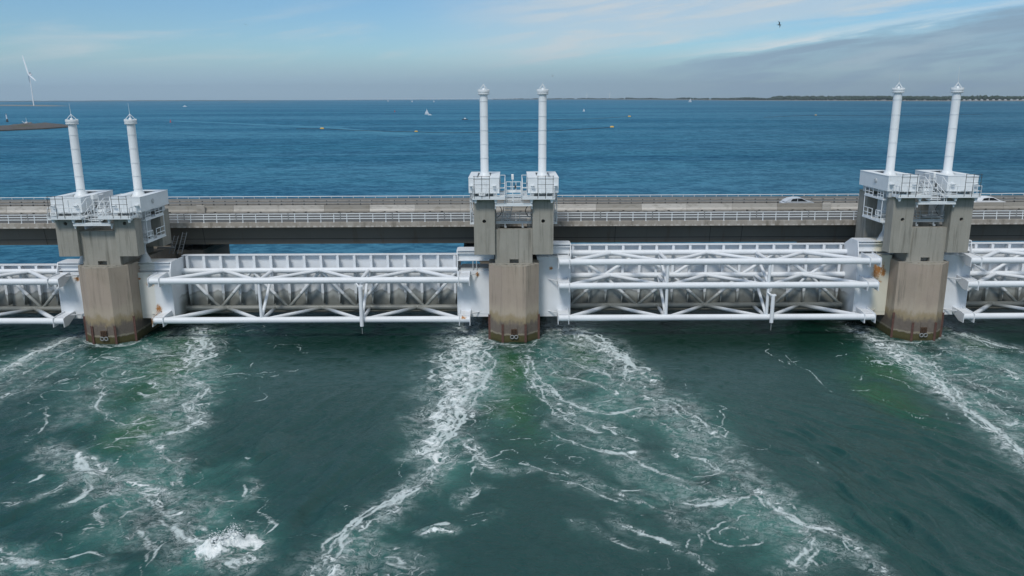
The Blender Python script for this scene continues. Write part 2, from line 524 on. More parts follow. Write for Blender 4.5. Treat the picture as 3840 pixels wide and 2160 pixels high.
def recentre(o):
    """move a one-mesh thing's origin to the foot of its own mesh"""
    vs = o.data.vertices
    xs = [v.co.x for v in vs]; ys = [v.co.y for v in vs]; zs = [v.co.z for v in vs]
    c = Vector(((min(xs) + max(xs)) / 2, (min(ys) + max(ys)) / 2, min(zs)))
    o.data.transform(Matrix.Translation(-c))
    o.location = o.location + c
    return o


def copy_tree(o, parent=None):
    c = o.copy()
    COL.objects.link(c)
    c.parent = parent
    for ch in list(o.children):
        copy_tree(ch, c)
    return c


def railing(mb, pts, h=1.05, rails=(1.0, 0.5), step=1.2, r=0.032, toe=True):
    """posts and rails along a polyline of deck points"""
    for a, b in zip(pts[:-1], pts[1:]):
        a, b = Vector(a), Vector(b)
        L = (b - a).length
        k = max(1, int(round(L / step)))
        for i in range(k + 1):
            p = a.lerp(b, i / k)
            mb.tube(p, p + Vector((0, 0, h)), r * 1.05, n=6)
        for f in rails:
            mb.tube(a + Vector((0, 0, h * f)), b + Vector((0, 0, h * f)), r, n=6)
        if toe:
            d = (b - a).normalized()
            s_ = Vector((-d.y, d.x, 0)) * 0.012
            z0, z1 = Vector((0, 0, 0.02)), Vector((0, 0, 0.17))
            mb.hexa([a - s_ + z0, b - s_ + z0, b + s_ + z0, a + s_ + z0, a - s_ + z1, b - s_ + z1, b + s_ + z1, a + s_ + z1])
    return mb
FOAM = [
  ([(-4.8,88.7,1.66),(-5.3,82.9,1.82),(-5.5,76.3,1.93),(-5.7,70.6,1.87),(-6.0,65.7,1.61),(-6.3,61.3,1.25),(-6.6,58.2,0.94),(-6.7,55.3,0.78)], 1.05),
  ([(-3.0,85.9,1.07),(-2.9,78.8,1.4),(-3.3,72.8,1.46),(-4.0,67.5,1.29),(-4.6,63.0,1.01)], 0.62),
  ([(-2.4,75.1,0.55),(-3.5,69.5,0.73),(-4.7,64.7,0.83),(-5.4,60.5,0.77)], 0.5),
  ([(-6.8,55.3,0.65),(-6.3,52.7,0.52),(-6.6,50.6,0.55),(-7.3,49.2,0.59),(-8.3,47.9,0.53),(-9.5,46.6,0.61),(-10.4,45.1,0.65),(-10.7,43.1,0.72),(-10.9,41.2,0.92),(-11.2,39.6,1.12)], 0.78),
  ([(-4.3,58.9,0.82),(-5.4,56.0,0.78),(-5.9,53.4,0.76),(-6.7,51.5,0.56)], 0.6),
  ([(-4.0,58.5,0.31),(-3.1,56.3,0.36),(-2.5,54.6,0.27),(-1.4,54.0,0.2)], 0.8),
  ([(-2.5,54.6,0.18),(-1.1,54.9,0.15),(0.3,54.1,0.15),(2.0,53.1,0.14),(4.0,52.0,0.22),(5.3,51.1,0.19)], 0.7),
  ([(-3.8,48.9,0.13),(-3.0,49.7,0.14),(-2.3,50.8,0.14)], 0.75),
  ([(-5.7,44.4,0.13),(-5.0,45.1,0.2),(-4.1,45.8,0.12)], 1.0),
  ([(-4.1,45.8,0.2),(-2.6,46.5,0.21),(-0.5,47.3,0.16)], 0.4),
  ([(-8.6,42.4,0.71),(-7.0,41.2,0.92),(-5.7,40.4,0.68)], 0.5),
  ([(4.3,89.2,1.01),(5.8,88.1,1.28),(7.7,86.0,1.52),(9.2,83.0,1.47),(10.3,79.9,1.25),(11.1,76.7,1.2),(11.9,74.3,1.02),(13.2,72.3,0.68)], 0.9),
  ([(4.5,85.7,0.53),(6.4,84.2,0.7),(7.9,81.3,0.6)], 0.6),
  ([(0.9,81.4,0.51),(1.5,78.1,0.58),(1.6,73.8,0.39),(2.1,71.6,0.45),(3.4,68.5,0.51),(4.4,66.5,0.43),(6.0,65.1,0.42),(8.3,63.7,0.41),(10.4,64.1,0.48),(12.3,65.4,0.49)], 0.66),
  ([(1.6,82.8,0.61),(3.2,80.0,0.67),(5.1,78.1,0.5),(7.0,75.5,0.4),(8.7,73.8,0.54),(10.0,71.5,0.3)], 0.6),
  ([(2.5,77.5,0.41),(4.5,73.8,0.39),(7.0,71.5,0.37),(8.9,68.9,0.29)], 0.5),
  ([(1.3,72.7,0.31),(2.3,67.5,0.29),(3.5,63.7,0.31),(5.1,61.8,0.29),(6.5,60.0,0.26),(7.8,60.3,0.26)], 0.6),
  ([(3.6,65.5,0.21),(4.6,64.2,0.28),(5.3,62.9,0.2)], 0.9),
  ([(8.9,67.4,0.22),(9.7,69.4,0.25),(10.6,72.0,0.31),(11.2,74.9,0.23)], 0.6),
  ([(10.6,65.5,0.35),(12.7,67.3,0.57),(13.9,66.4,0.64),(14.4,64.0,0.68),(15.4,62.3,0.73),(16.2,60.2,0.64),(16.7,57.9,0.38)], 0.72),
  ([(5.8,59.6,0.16),(7.3,61.0,0.2),(8.4,59.9,0.25),(9.1,58.0,0.22),(9.3,57.3,0.16)], 0.6),
  ([(2.7,61.6,0.17),(3.3,59.6,0.16),(4.5,58.4,0.19),(5.6,57.3,0.15),(7.3,56.2,0.15),(9.0,55.2,0.24),(10.2,53.8,0.29),(11.3,51.9,0.26),(12.1,50.4,0.25)], 0.55),
  ([(11.7,61.9,0.33),(13.0,60.3,0.39),(13.9,58.7,0.31),(14.7,56.5,0.3),(15.5,55.1,0.42),(16.0,53.4,0.35)], 0.55),
  ([(6.3,50.2,0.13),(7.3,49.3,0.22),(8.5,48.5,0.23),(9.6,47.2,0.23),(10.6,45.9,0.21)], 0.62),
  ([(2.3,51.7,0.11),(3.9,51.1,0.11),(5.5,49.9,0.16),(6.7,48.8,0.22),(7.6,47.7,0.18),(8.2,46.4,0.15)], 0.55),
  ([(5.9,46.5,0.2),(6.5,45.5,0.23),(7.4,44.7,0.24),(8.5,43.8,0.19),(9.5,42.9,0.14)], 0.66),
  ([(3.0,45.5,0.1),(4.9,44.5,0.12),(6.7,43.2,0.15),(7.9,42.1,0.19)], 0.42),
  ([(10.1,48.8,0.37),(11.1,48.2,0.58),(12.3,47.7,0.73),(13.7,47.9,0.68),(15.1,49.3,0.54),(16.1,49.0,0.38)], 0.72),
  ([(15.2,49.8,0.32),(16.4,49.0,0.37),(17.2,47.6,0.36),(18.1,46.3,0.36),(18.9,45.1,0.34),(19.8,44.2,0.35),(20.3,43.0,0.33),(20.7,41.8,0.28),(20.6,40.5,0.23)], 0.85),
  ([(18.8,44.9,0.29),(17.6,43.5,0.43),(16.6,42.2,0.52),(15.6,40.6,0.55)], 0.72),
  ([(16.1,42.6,0.34),(17.2,41.8,0.33),(17.7,40.6,0.45)], 0.5),
  ([(12.1,55.8,0.36),(13.6,54.4,0.41),(14.3,52.5,0.39),(15.3,51.0,0.39)], 0.5),
  ([(11.0,51.9,0.4),(12.1,50.1,0.38),(12.9,49.0,0.32)], 0.45),
  ([(9.0,42.7,0.15),(10.2,41.9,0.16),(11.2,40.2,0.18)], 0.6),
  ([(11.1,44.9,0.2),(11.4,44.0,0.15),(10.9,42.7,0.14)], 0.5),
  ([(-49.3,88.9,0.37),(-50.4,86.3,0.54),(-51.0,83.3,0.61),(-51.3,80.2,0.59),(-51.0,76.4,0.56),(-51.2,73.4,0.62)], 1.0),
  ([(-47.3,84.3,0.44),(-47.9,80.1,0.5),(-48.6,76.9,0.49),(-48.5,72.8,0.38),(-48.4,69.1,0.44)], 0.6),
  ([(-45.5,79.4,0.42),(-45.9,75.1,0.4),(-46.0,70.6,0.3),(-46.7,68.1,0.29)], 0.42),
  ([(-38.0,90.9,0.85),(-36.0,87.9,1.38),(-33.9,84.1,1.32),(-32.8,79.9,1.18),(-33.0,76.7,1.05),(-33.7,75.5,0.71)], 0.9),
  ([(-41.7,85.0,0.45),(-39.5,82.0,0.44),(-37.8,80.0,0.34)], 0.6),
  ([(-33.9,75.5,0.63),(-31.4,73.2,0.69),(-29.2,70.4,0.68),(-28.6,67.4,0.57),(-29.5,66.4,0.57),(-27.2,64.1,0.62),(-26.0,62.4,0.4)], 0.72),
  ([(-27.3,65.9,0.42),(-26.7,62.0,0.6),(-27.4,60.7,0.65),(-28.3,60.4,0.45),(-28.6,59.6,0.39)], 0.8),
  ([(-28.9,64.1,0.34),(-30.2,63.3,0.34),(-31.3,62.0,0.33),(-32.8,61.6,0.33),(-34.8,62.9,0.34),(-36.6,65.1,0.35),(-37.6,68.0,0.37),(-38.4,71.1,0.3),(-40.4,72.7,0.23),(-41.3,72.2,0.19)], 0.62),
  ([(-43.5,78.1,0.25),(-43.4,76.2,0.24),(-43.4,79.4,0.26),(-40.6,78.1,0.33),(-38.9,78.7,0.25),(-36.5,80.0,0.25)], 0.5),
  ([(-38.0,71.1,0.15),(-36.8,73.2,0.15),(-35.8,74.4,0.16)], 0.5),
  ([(-33.9,66.0,0.17),(-32.5,66.9,0.22),(-31.1,67.9,0.22)], 0.4),
  ([(-32.1,58.5,0.19),(-30.7,59.2,0.25),(-29.5,60.0,0.32)], 0.5),
  ([(-36.7,57.4,0.25),(-35.0,56.7,0.27),(-33.6,56.3,0.37),(-32.4,54.6,0.36),(-30.9,53.3,0.35),(-29.8,53.0,0.4)], 0.62),
  ([(-33.7,56.0,0.43),(-31.6,54.3,0.53),(-30.0,52.7,0.58),(-28.2,52.0,0.57),(-26.6,51.4,0.56),(-24.9,50.8,0.5),(-23.7,49.9,0.33)], 0.85),
  ([(-28.8,59.2,0.45),(-26.9,56.2,0.49),(-24.9,53.5,0.47),(-23.6,51.1,0.39),(-23.7,49.4,0.38)], 0.62),
  ([(-30.9,52.4,0.17),(-29.8,50.9,0.19),(-29.7,49.4,0.14),(-30.3,48.1,0.11)], 0.75),
  ([(-29.5,52.3,0.4),(-28.1,50.5,0.44),(-26.7,49.4,0.44),(-25.1,48.3,0.42),(-25.2,47.2,0.32)], 0.6),
  ([(-27.5,48.3,0.32),(-26.6,46.8,0.36),(-26.1,45.3,0.3)], 0.55),
  ([(-25.3,50.0,0.38),(-23.8,48.3,0.42),(-22.4,46.7,0.46),(-20.8,45.2,0.45),(-19.5,43.8,0.48)], 0.62),
  ([(-24.7,46.2,0.25),(-23.1,44.8,0.25),(-21.7,43.4,0.24),(-20.5,42.1,0.28)], 0.52),
  ([(-22.0,45.7,0.3),(-20.1,44.3,0.35),(-18.4,42.7,0.38),(-17.1,41.3,0.32)], 0.8),
  ([(-19.0,43.0,0.48),(-18.2,43.0,0.53),(-17.5,43.6,0.53),(-16.8,43.8,0.43),(-16.2,42.7,0.34)], 1.7),
  ([(-17.6,42.1,0.71),(-16.6,41.7,0.79),(-15.6,40.9,0.55)], 0.75),
  ([(-20.2,45.7,0.12),(-19.5,45.2,0.15),(-19.0,44.5,0.12)], 0.6),
  ([(-30.8,41.8,0.47),(-29.3,41.6,0.56),(-27.5,40.6,0.46)], 0.8),
  ([(-27.9,41.2,0.16),(-26.5,41.5,0.14),(-25.1,42.0,0.14),(-23.8,42.1,0.11)], 0.72),
  ([(-34.8,51.2,0.11),(-34.2,52.1,0.11),(-33.6,53.0,0.12)], 0.5),
  ([(-33.6,48.4,0.11),(-32.5,49.2,0.13),(-31.7,50.6,0.11),(-31.2,51.8,0.11)], 0.6),
  ([(-34.4,47.9,0.37),(-33.6,48.4,0.27)], 0.6),
  ([(-32.2,44.4,0.2),(-30.4,43.1,0.29),(-29.2,42.2,0.33)], 0.5),
  ([(-42.6,62.6,0.14),(-41.9,64.3,0.2),(-41.3,66.1,0.22),(-38.5,60.1,0.19),(-38.9,58.5,0.16)], 0.4),
  ([(-18.4,48.8,0.11),(-18.8,50.5,0.11),(-19.4,51.3,0.06)], 0.9),
  ([(-18.4,47.5,0.08),(-18.5,48.2,0.08)], 0.5),
  ([(-20.6,55.1,0.06),(-19.8,54.5,0.06)], 0.5),
  ([(-34.0,71.5,0.15),(-35.0,72.1,0.23)], 0.9),
  ([(39.6,89.0,1.01),(40.1,86.0,1.25),(40.2,82.3,1.2),(40.0,78.2,1.14),(39.8,74.5,1.01),(39.6,71.1,0.89),(39.2,67.5,0.78),(39.0,64.7,0.55),(38.7,62.0,0.59),(38.5,59.6,0.57),(38.1,57.0,0.61),(37.5,53.5,0.64)], 1.0),
  ([(40.9,83.7,0.78),(41.4,80.2,0.92),(41.5,76.3,0.87),(41.2,72.7,0.69)], 0.6),
  ([(39.6,71.1,0.52),(40.6,69.5,0.65),(40.7,67.0,0.63),(40.1,64.2,0.55)], 0.5),
  ([(50.3,89.5,0.64),(51.0,86.9,0.72),(51.7,84.3,0.7),(52.6,82.1,0.59),(53.9,79.3,0.57)], 0.7),
  ([(45.6,82.2,0.51),(46.0,79.4,0.58),(47.0,77.5,0.56),(48.0,74.4,0.54),(48.6,71.0,0.52)], 0.6),
  ([(42.7,73.3,0.39),(43.0,71.1,0.44),(43.5,69.5,0.36),(43.9,66.9,0.35),(45.4,66.0,0.35)], 0.6),
  ([(40.3,67.0,0.5),(42.0,68.0,0.5),(41.7,65.1,0.34),(41.5,62.4,0.33)], 0.45),
  ([(40.1,62.4,0.53),(40.5,60.8,0.58),(42.6,61.6,0.46)], 0.5),
  ([(28.2,80.3,0.02),(28.7,75.2,0.02),(28.9,70.7,0.02),(29.0,67.1,0.02)], 0.25),
  ([(21.9,54.7,0.03),(22.4,53.6,0.03)], 0.4),
  ([(-2.9,86.6,0.18),(-2.7,84.7,0.22),(-1.7,83.5,0.22),(-0.2,83.2,0.18),(1.6,83.4,0.21),(2.7,84.9,0.26),(3.1,86.4,0.23)], 0.7),
  ([(-48.6,86.6,0.22),(-47.3,84.7,0.22),(-45.4,83.5,0.17),(-43.7,83.5,0.22),(-42.2,84.7,0.31),(-42.1,86.5,0.36)], 0.75),
  ([(41.7,85.9,0.36),(41.4,84.3,0.27),(42.6,83.7,0.22),(44.4,83.6,0.18),(46.9,85.1,0.27),(48.8,86.6,0.36)], 0.75),
]
FANS = [
  ([(4.8,85.7,2.23),(8.5,78.7,3.29),(11.5,71.5,3.39),(13.7,63.6,3.05),(14.8,57.2,2.76),(16.0,50.7,2.48),(17.3,46.3,2.29),(19.1,43.0,1.91),(20.3,40.9,1.14)], 0.9),
  ([(-4.7,87.4,1.91),(-4.2,76.3,2.41),(-4.7,67.6,2.37),(-5.5,58.9,1.9),(-6.0,53.4,1.45),(-7.5,49.2,1.21),(-9.4,46.1,1.28),(-10.3,42.9,1.67),(-10.5,40.4,2.04)], 0.95),
  ([(1.5,78.8,2.06),(3.8,69.5,2.93),(6.0,61.2,2.62),(7.8,55.2,2.08),(9.5,49.6,1.89),(10.5,45.4,1.5)], 0.65),
  ([(-38.2,89.6,2.81),(-33.8,79.3,3.34),(-30.9,69.9,3.33),(-28.9,62.4,2.67),(-27.8,57.7,1.87)], 0.9),
  ([(-41.3,79.4,3.76),(-39.2,71.1,3.4),(-36.6,62.5,2.68)], 0.55),
  ([(-36.1,57.0,1.23),(-31.3,53.6,1.75),(-27.0,51.1,2.23),(-22.8,47.8,2.37),(-19.7,44.3,1.97),(-16.9,42.1,1.41)], 0.95),
  ([(-49.2,86.6,1.36),(-50.0,80.8,1.7),(-50.7,75.8,2.0),(-50.5,72.3,1.92)], 0.9),
  ([(-46.3,79.4,1.67),(-45.7,70.1,1.86),(-46.8,67.1,1.79)], 0.6),
  ([(-30.6,42.2,1.41),(-27.5,41.0,1.38),(-23.9,40.5,1.36)], 0.7),
  ([(40.0,86.7,1.62),(40.6,79.5,2.07),(40.6,72.2,2.27),(40.1,66.0,2.3),(39.5,60.8,2.13),(38.8,55.5,1.96)], 0.95),
  ([(49.1,85.0,2.2),(49.4,78.1,2.84),(50.0,73.2,2.68)], 0.8),
  ([(43.4,71.0,2.24),(44.8,65.0,2.06)], 0.6),
  ([(-9.4,42.0,1.41),(-6.9,40.4,1.58)], 0.55),
]
AERATED = [(-2.5,73.6,3.4,12.3,0.9),(4.9,76.1,4.3,9.6,0.9),(9.4,67.8,3.9,5.9,0.8),(-3.9,62.5,2.3,5.1,0.7),(13.3,62.3,3.6,5.0,0.6),(12.6,50.4,4.1,4.0,0.8),(-5.2,53.6,1.7,3.8,0.6),(14.9,45.1,3.5,3.3,0.75),(5.8,59.1,4.7,4.6,0.35),(-37.5,80.3,6.7,9.3,0.9),(-30.4,69.5,3.2,11.1,0.8),(-35.4,68.0,3.2,8.8,0.4),(-27.0,52.7,4.9,5.0,0.8),(-22.2,46.0,3.8,3.9,0.8),(-18.5,42.7,3.1,2.6,0.9),(-48.6,77.4,4.9,6.2,0.7),(-28.7,41.5,2.3,2.0,0.5),(-9.8,44.0,2.2,3.2,0.4),(42.0,76.5,6.3,8.5,0.8),(46.5,74.6,5.4,10.4,0.8),(40.5,64.6,3.1,5.4,0.6)]
UPWELL = [(-36.2,83.8,2.6,5.8,1.0),(-34.5,76.3,2.8,3.7,1.2),(-33.6,69.7,3.0,4.6,0.8),(-30.3,61.2,2.3,2.0,1.1),(-30.9,58.9,2.5,1.9,0.8),(-0.2,75.9,1.8,8.4,1.2),(-0.2,65.1,2.1,5.5,0.9),(1.1,60.6,1.6,3.2,0.6),(6.8,83.2,1.5,3.2,1.6),(7.2,78.1,2.0,2.8,1.1),(49.6,83.6,2.2,2.9,1.0),(36.3,75.0,2.3,5.9,0.95),(33.5,66.6,2.4,5.7,0.7),(32.9,68.9,2.2,5.1,0.8),(5.1,71.7,2.3,2.7,0.5)]

# ------------------------------------------------------------ water
def vnoise(x, y, seed=0):
    xi = np.floor(x).astype(np.int64); yi = np.floor(y).astype(np.int64)
    fx = x - xi; fy = y - yi
    fx = fx * fx * fx * (fx * (fx * 6 - 15) + 10); fy = fy * fy * fy * (fy * (fy * 6 - 15) + 10)

    def h(a, b):
        k = (a * 374761393 + b * 668265263 + seed * 974711) & 0xFFFFFFFF
        k = ((k ^ (k >> 13)) * 1274126177) & 0xFFFFFFFF
        k = k ^ (k >> 16)
        return (k & 0xFFFF) / 65535.0
    a = h(xi, yi); b = h(xi + 1, yi); c = h(xi, yi + 1); d = h(xi + 1, yi + 1)
    return (a * (1 - fx) + b * fx) * (1 - fy) + (c * (1 - fx) + d * fx) * fy


def fbm(x, y, octv=4, gain=0.5, seed=0):
    s = 0; a = 1; t = 0
    for o in range(octv):
        s = s + a * vnoise(x * 2 ** o + 17.3 * o, y * 2 ** o - 9.1 * o, seed + o)
        t += a; a *= gain
    return s / t - 0.5


def sstep(v, lo, hi):
    t = np.clip((v - lo) / (hi - lo), 0, 1)
    return t * t * (3 - 2 * t)


xs = np.arange(-64, 64.01, 0.125)
g = 0.125; o = []
v = 64.0
while v < 16000:
    g *= 1.22; v += g; o.append(v)
xs = np.concatenate([-np.array(o)[::-1], xs, o])
ys = np.concatenate([np.arange(37, 93, 0.125), np.arange(93, 128, 0.4)])
o = []; v = ys[-1]; g = 0.45
while v < 13200:
    g *= 1.045; v += g; o.append(v)
ob_ = []; v = 37.0; g = 0.125
while v > -400:
    g *= 1.25; v -= g; ob_.append(v)
ys = np.concatenate([np.array(ob_)[::-1], ys, o])
GX, GY = np.meshgrid(xs, ys)
X, Y = GX.ravel(), GY.ravel()
foam = np.zeros_like(X); halo = np.zeros_like(X)
wx = X + 0.8 * fbm(X * .30, Y * .30, 3, .5, 3) * 2 + .5 * fbm(X * 1.1, Y * 1.1, 2, .5, 31) * 2
wy = Y + 1.6 * fbm(X * .28 + 9, Y * .28, 3, .5, 4) * 2
near = np.where((Y > 30) & (Y < 100) & (abs(X) < 72))[0]
nx, ny = wx[near], wy[near]
fo = np.zeros(len(near)); ha = np.zeros(len(near))
for pts, s in FOAM:
    best = np.full(len(near), 0.0); bh = np.full(len(near), 0.0)
    for (x0, y0, w0), (x1, y1, w1) in zip(pts[:-1], pts[1:]):
        ax, ay = x1 - x0, y1 - y0
        t = np.clip(((nx - x0) * ax + (ny - y0) * ay) / (ax * ax + ay * ay + 1e-9), 0, 1)
        d = np.hypot(nx - x0 - t * ax, (ny - y0 - t * ay) * 0.75)
        w = np.maximum(w0 + t * (w1 - w0), 0.10)
        best = np.maximum(best, 1 / (1 + (d / (w * 1.05)) ** 4))
        bh = np.maximum(bh, np.exp(-(d / (w * 2.2 + .5)) ** 2))
    fo = np.maximum(fo, best * s) + 0.18 * np.minimum(fo, best * s)
    ha = np.maximum(ha, bh * min(s, 1))
fan = np.zeros(len(near))
for pts, s in FANS:
    for (x0, y0, w0), (x1, y1, w1) in zip(pts[:-1], pts[1:]):
        ax, ay = x1 - x0, y1 - y0
        t = np.clip(((nx - x0) * ax + (ny - y0) * ay) / (ax * ax + ay * ay + 1e-9), 0, 1)
        d = np.hypot(nx - x0 - t * ax, (ny - y0 - t * ay) * 0.8)
        fan = np.maximum(fan, s / (1 + (d / (w0 + t * (w1 - w0))) ** 4))
ha = np.maximum(ha, fan)
foam[near] = np.clip(fo, 0, 1.7); halo[near] = ha


def blobs(L, power=2):
    a = np.zeros_like(X)
    for bx, by, rx, ry, s in L:
        a = np.maximum(a, s * np.exp(-(((wx - bx) / rx) ** 2 + ((wy - by) / ry) ** 2) * 0.8))
    return a


# ---- strands: continuous threads of foam carried along by the current
RES = 0.06
GX0, GY0 = -66.0, 34.0
GW, GH = int(132 / RES), int(62 / RES)
img = np.zeros((GH, GW))
rng = np.random.RandomState(5)


def splat(px_, py_, wt, rad):
    cx_ = (px_ - GX0) / RES; cy_ = (py_ - GY0) / RES
    k_ = int(math.ceil(rad.max() / RES * 1.6)) if len(rad) else 1
    ix = np.floor(cx_).astype(int); iy = np.floor(cy_).astype(int)
    for dy_ in range(-k_, k_ + 1):
        for dx_ in range(-k_, k_ + 1):
            gx_ = ix + dx_; gy_ = iy + dy_
            d2 = ((gx_ + .5 - cx_) ** 2 + (gy_ + .5 - cy_) ** 2) * RES * RES
            w_ = wt * np.exp(-d2 / (rad * rad * .5))
            ok = (gx_ >= 0) & (gx_ < GW) & (gy_ >= 0) & (gy_ < GH) & (w_ > .01)
            np.maximum.at(img, (gy_[ok], gx_[ok]), w_[ok])


PXs, PYs, PWs, PRs = [], [], [], []
for pts, s in FOAM:
    A_ = np.array(pts, float)
    seg_ = np.hypot(np.diff(A_[:, 0]), np.diff(A_[:, 1])); cum = np.concatenate([[0], np.cumsum(seg_)])
    Lt = cum[-1]
    wm = A_[:, 2].mean()
    n_ = int(4 + 15 * wm * min(1.1, s) + Lt * .22)
    for _ in range(n_):
        ln = rng.uniform(.2, .75) * Lt if Lt > 6 else Lt * rng.uniform(.5, 1)
        st = rng.uniform(-.1, 1.0) * (Lt - ln * .6)
        tt = np.arange(max(0, st), min(Lt, st + ln), .045)
        if len(tt) < 8:
            continue
        xx_ = np.interp(tt, cum, A_[:, 0]); yy_ = np.interp(tt, cum, A_[:, 1]); ww_ = np.interp(tt, cum, A_[:, 2])
        dxx = np.gradient(xx_); dyy = np.gradient(yy_); dl = np.hypot(dxx, dyy) + 1e-9
        ph = rng.uniform(0, 500)
        off_ = rng.normal(0, .55) + 1.5 * fbm(tt / rng.uniform(2.0, 5.0) + ph, tt * 0 + ph, 4, .55, 7) * 1.6
        xx_ = xx_ - dyy / dl * off_ * ww_; yy_ = yy_ + dxx / dl * off_ * ww_
        fadee = np.minimum(1, np.minimum(tt - tt[0], tt[-1] - tt) / (.18 * ln + .01))
        brk = np.clip(.95 + 1.9 * fbm(tt * .9 + ph, tt * 0 - ph, 3, .6, 9), .12, 1)
        PXs.append(xx_); PYs.append(yy_); PWs.append(fadee * brk * rng.uniform(.5, 1.0) * min(1, .45 + s * .6)); PRs.append(np.full(len(tt), rng.uniform(.08, .22) * (0.75 + .3 * min(1.2, wm))))
# loose threads drifting through the aerated water, traced along a swirling current
src = [(a_[0], a_[1], a_[2], a_[3], a_[4]) for a_ in AERATED]
wts = np.array([a_[2] * a_[3] * a_[4] for a_ in src]); wts = wts / wts.sum()
for _ in range(1300):
    a_ = src[rng.choice(len(src), p=wts)]
    x_ = a_[0] + rng.normal(0, .75) * a_[2]; y_ = a_[1] + rng.normal(0, .6) * a_[3]
    n_ = int(rng.uniform(30, 130))
    xs_t, ys_t = [], []
    sg = rng.choice([-1, 1])
    for k_ in range(n_):
        e_ = .35
        p0 = fbm(np.array([x_ * .17, (x_ + e_) * .17, x_ * .17]), np.array([y_ * .17, y_ * .17, (y_ + e_) * .17]), 3, .55, 15)
        vx, vy = (p0[2] - p0[0]) / e_ * 14, -(p0[1] - p0[0]) / e_ * 14
        vy -= .16; vx += .010 * (x_ - round(x_ / 45) * 45)
        m_ = math.hypot(vx, vy) + 1e-6
        x_ += vx / m_ * .09 * sg; y_ += vy / m_ * .09 * sg
        xs_t.append(x_); ys_t.append(y_)
    xs_t = np.repeat(np.array(xs_t), 2); ys_t = np.repeat(np.array(ys_t), 2)
    xs_t[:-1] = (xs_t[:-1] + xs_t[1:]) / 2; ys_t[:-1] = (ys_t[:-1] + ys_t[1:]) / 2
    tt = np.linspace(0, 1, len(xs_t))
    PXs.append(xs_t); PYs.append(ys_t)
    PWs.append(np.sin(tt * math.pi) ** .5 * rng.uniform(.25, .85) * np.clip(.7 + 2 * fbm(tt * 6 + x_, tt * 0 + y_, 2, .5, 3), .15, 1))
    PRs.append(np.full(len(tt), rng.uniform(.06, .12)))
splat(np.concatenate(PXs), np.concatenate(PYs), np.concatenate(PWs), np.concatenate(PRs))
kx = X[near]; ky = Y[near]
# curl the threads
ux = kx + 1.3 * fbm(kx * .30, ky * .30, 4, .5, 91) + .28 * fbm(kx * 1.6, ky * 1.6, 3, .55, 92)
uy = ky + 1.3 * fbm(kx * .30 + 40, ky * .30, 4, .5, 93) + .28 * fbm(kx * 1.6 + 7, ky * 1.6, 3, .55, 94)
fx_ = np.clip((ux - GX0) / RES - .5, 0, GW - 2.001); fy_ = np.clip((uy - GY0) / RES - .5, 0, GH - 2.001)
i0 = fx_.astype(int); j0 = fy_.astype(int); fx_ -= i0; fy_ -= j0
thread = np.zeros_like(X)
thread[near] = (img[j0, i0] * (1 - fx_) + img[j0, i0 + 1] * fx_) * (1 - fy_) + (img[j0 + 1, i0] * (1 - fx_) + img[j0 + 1, i0 + 1] * fx_) * fy_
aer = np.clip(blobs(AERATED) + 0.25 * halo, 0, 1.2)
upw = blobs(UPWELL)
wake = np.clip(np.maximum(aer, halo), 0, 1)
side = sstep(Y, 98, 106)                                  # 1 on the calm basin side of the gates
fade = np.exp(-np.maximum(Y - 100, 0) / 260.0)
h = (wake * 0.50 * fbm(X * .55, Y * .42, 5, .55, 11) + 0.22 * foam * fbm(X * 1.7, Y * 1.2, 3, .6, 12)) * (1 - side)
calm = (1 - wake) * (1 - side)
# long, flow-aligned ripples in the smooth outflow, left and right of the middle wake


def ripples(x, y, ang, wl, along, seed, warp=0.6):
    ca, sa = math.cos(ang), math.sin(ang)
    u = x * ca + y * sa; w = -x * sa + y * ca
    n = fbm(u / along, w / wl + warp * fbm(u / (along * .8), w / (wl * 5), 2, .5, seed + 5) * 4, 3, .5, seed)
    return n


t1 = sstep(Y, 47, 62)
rr = ripples(X, Y, R(-78), .95, 6.5, 21) * (1 - t1) + ripples(X, Y, R(-52), 1.1, 7, 21) * t1
rightz = sstep(X, 8, 13) * sstep(-Y, -72, -55) * sstep(X, 12, 22)
rl = ripples(X, Y, R(74), 2.3, 11, 41, 0.35) * .7 + ripples(X, Y, R(66), 1.0, 8, 44, 0.35) * .3
leftz = sstep(-X, 4, 8) * sstep(-Y, -76, -60)
h += calm * (1.15 * rightz * rr + 1.35 * leftz * rl + 0.10 * fbm(X * 1.3, Y * 1.0, 3, .5, 55) + 0.10 * fbm(X * .35, Y * .3, 3, .5, 51))
# standing step where the outflow meets the middle wake on its left
h += calm * sstep(-abs(X + 10.5), -5.0, 0) * sstep(-Y, -70, -50) * 0.20 * ripples(X, Y, R(68), 0.9, 5, 61)
# breaking wave in the lower left
for bx, by, rx, ry, a in ((-17.9, 42.7, .75, .45, .80), (-17.2, 43.5, .5, .5, .75), (-18.7, 42.3, .8, .5, .35), (-5.0, 45.0, .8, .3, .25), (13.0, 72.8, 2.0, 1.0, .30), (-30.6, 52.5, 1.0, .6, .25)):
    h += a * np.exp(-((X - bx) / rx) ** 2 - ((Y - by) / ry) ** 2) * (1 + 1.2 * fbm(X * 2.5, Y * 2.5, 3, .6, 71))
h += side * fade * (0.22 * fbm(X * .28, Y * .62, 4, .55, 81))
h *= sstep(Y, 20, 37) * sstep(-abs(X), -300, -80)
Z = h
nxn, nyn = len(xs), len(ys)
me = bpy.data.meshes.new('water')
me.vertices.add(nxn * nyn)
me.vertices.foreach_set('co', np.stack([X, Y, Z], 1).astype(np.float32).ravel())
ii = (np.arange(nyn - 1)[:, None] * nxn + np.arange(nxn - 1)[None, :]).ravel()
quads = np.stack([ii, ii + 1, ii + 1 + nxn, ii + nxn], 1).astype(np.int32)
me.loops.add(quads.size)
me.loops.foreach_set('vertex_index', quads.ravel())
me.polygons.add(len(quads))
me.polygons.foreach_set('loop_start', np.arange(0, quads.size, 4, dtype=np.int32))
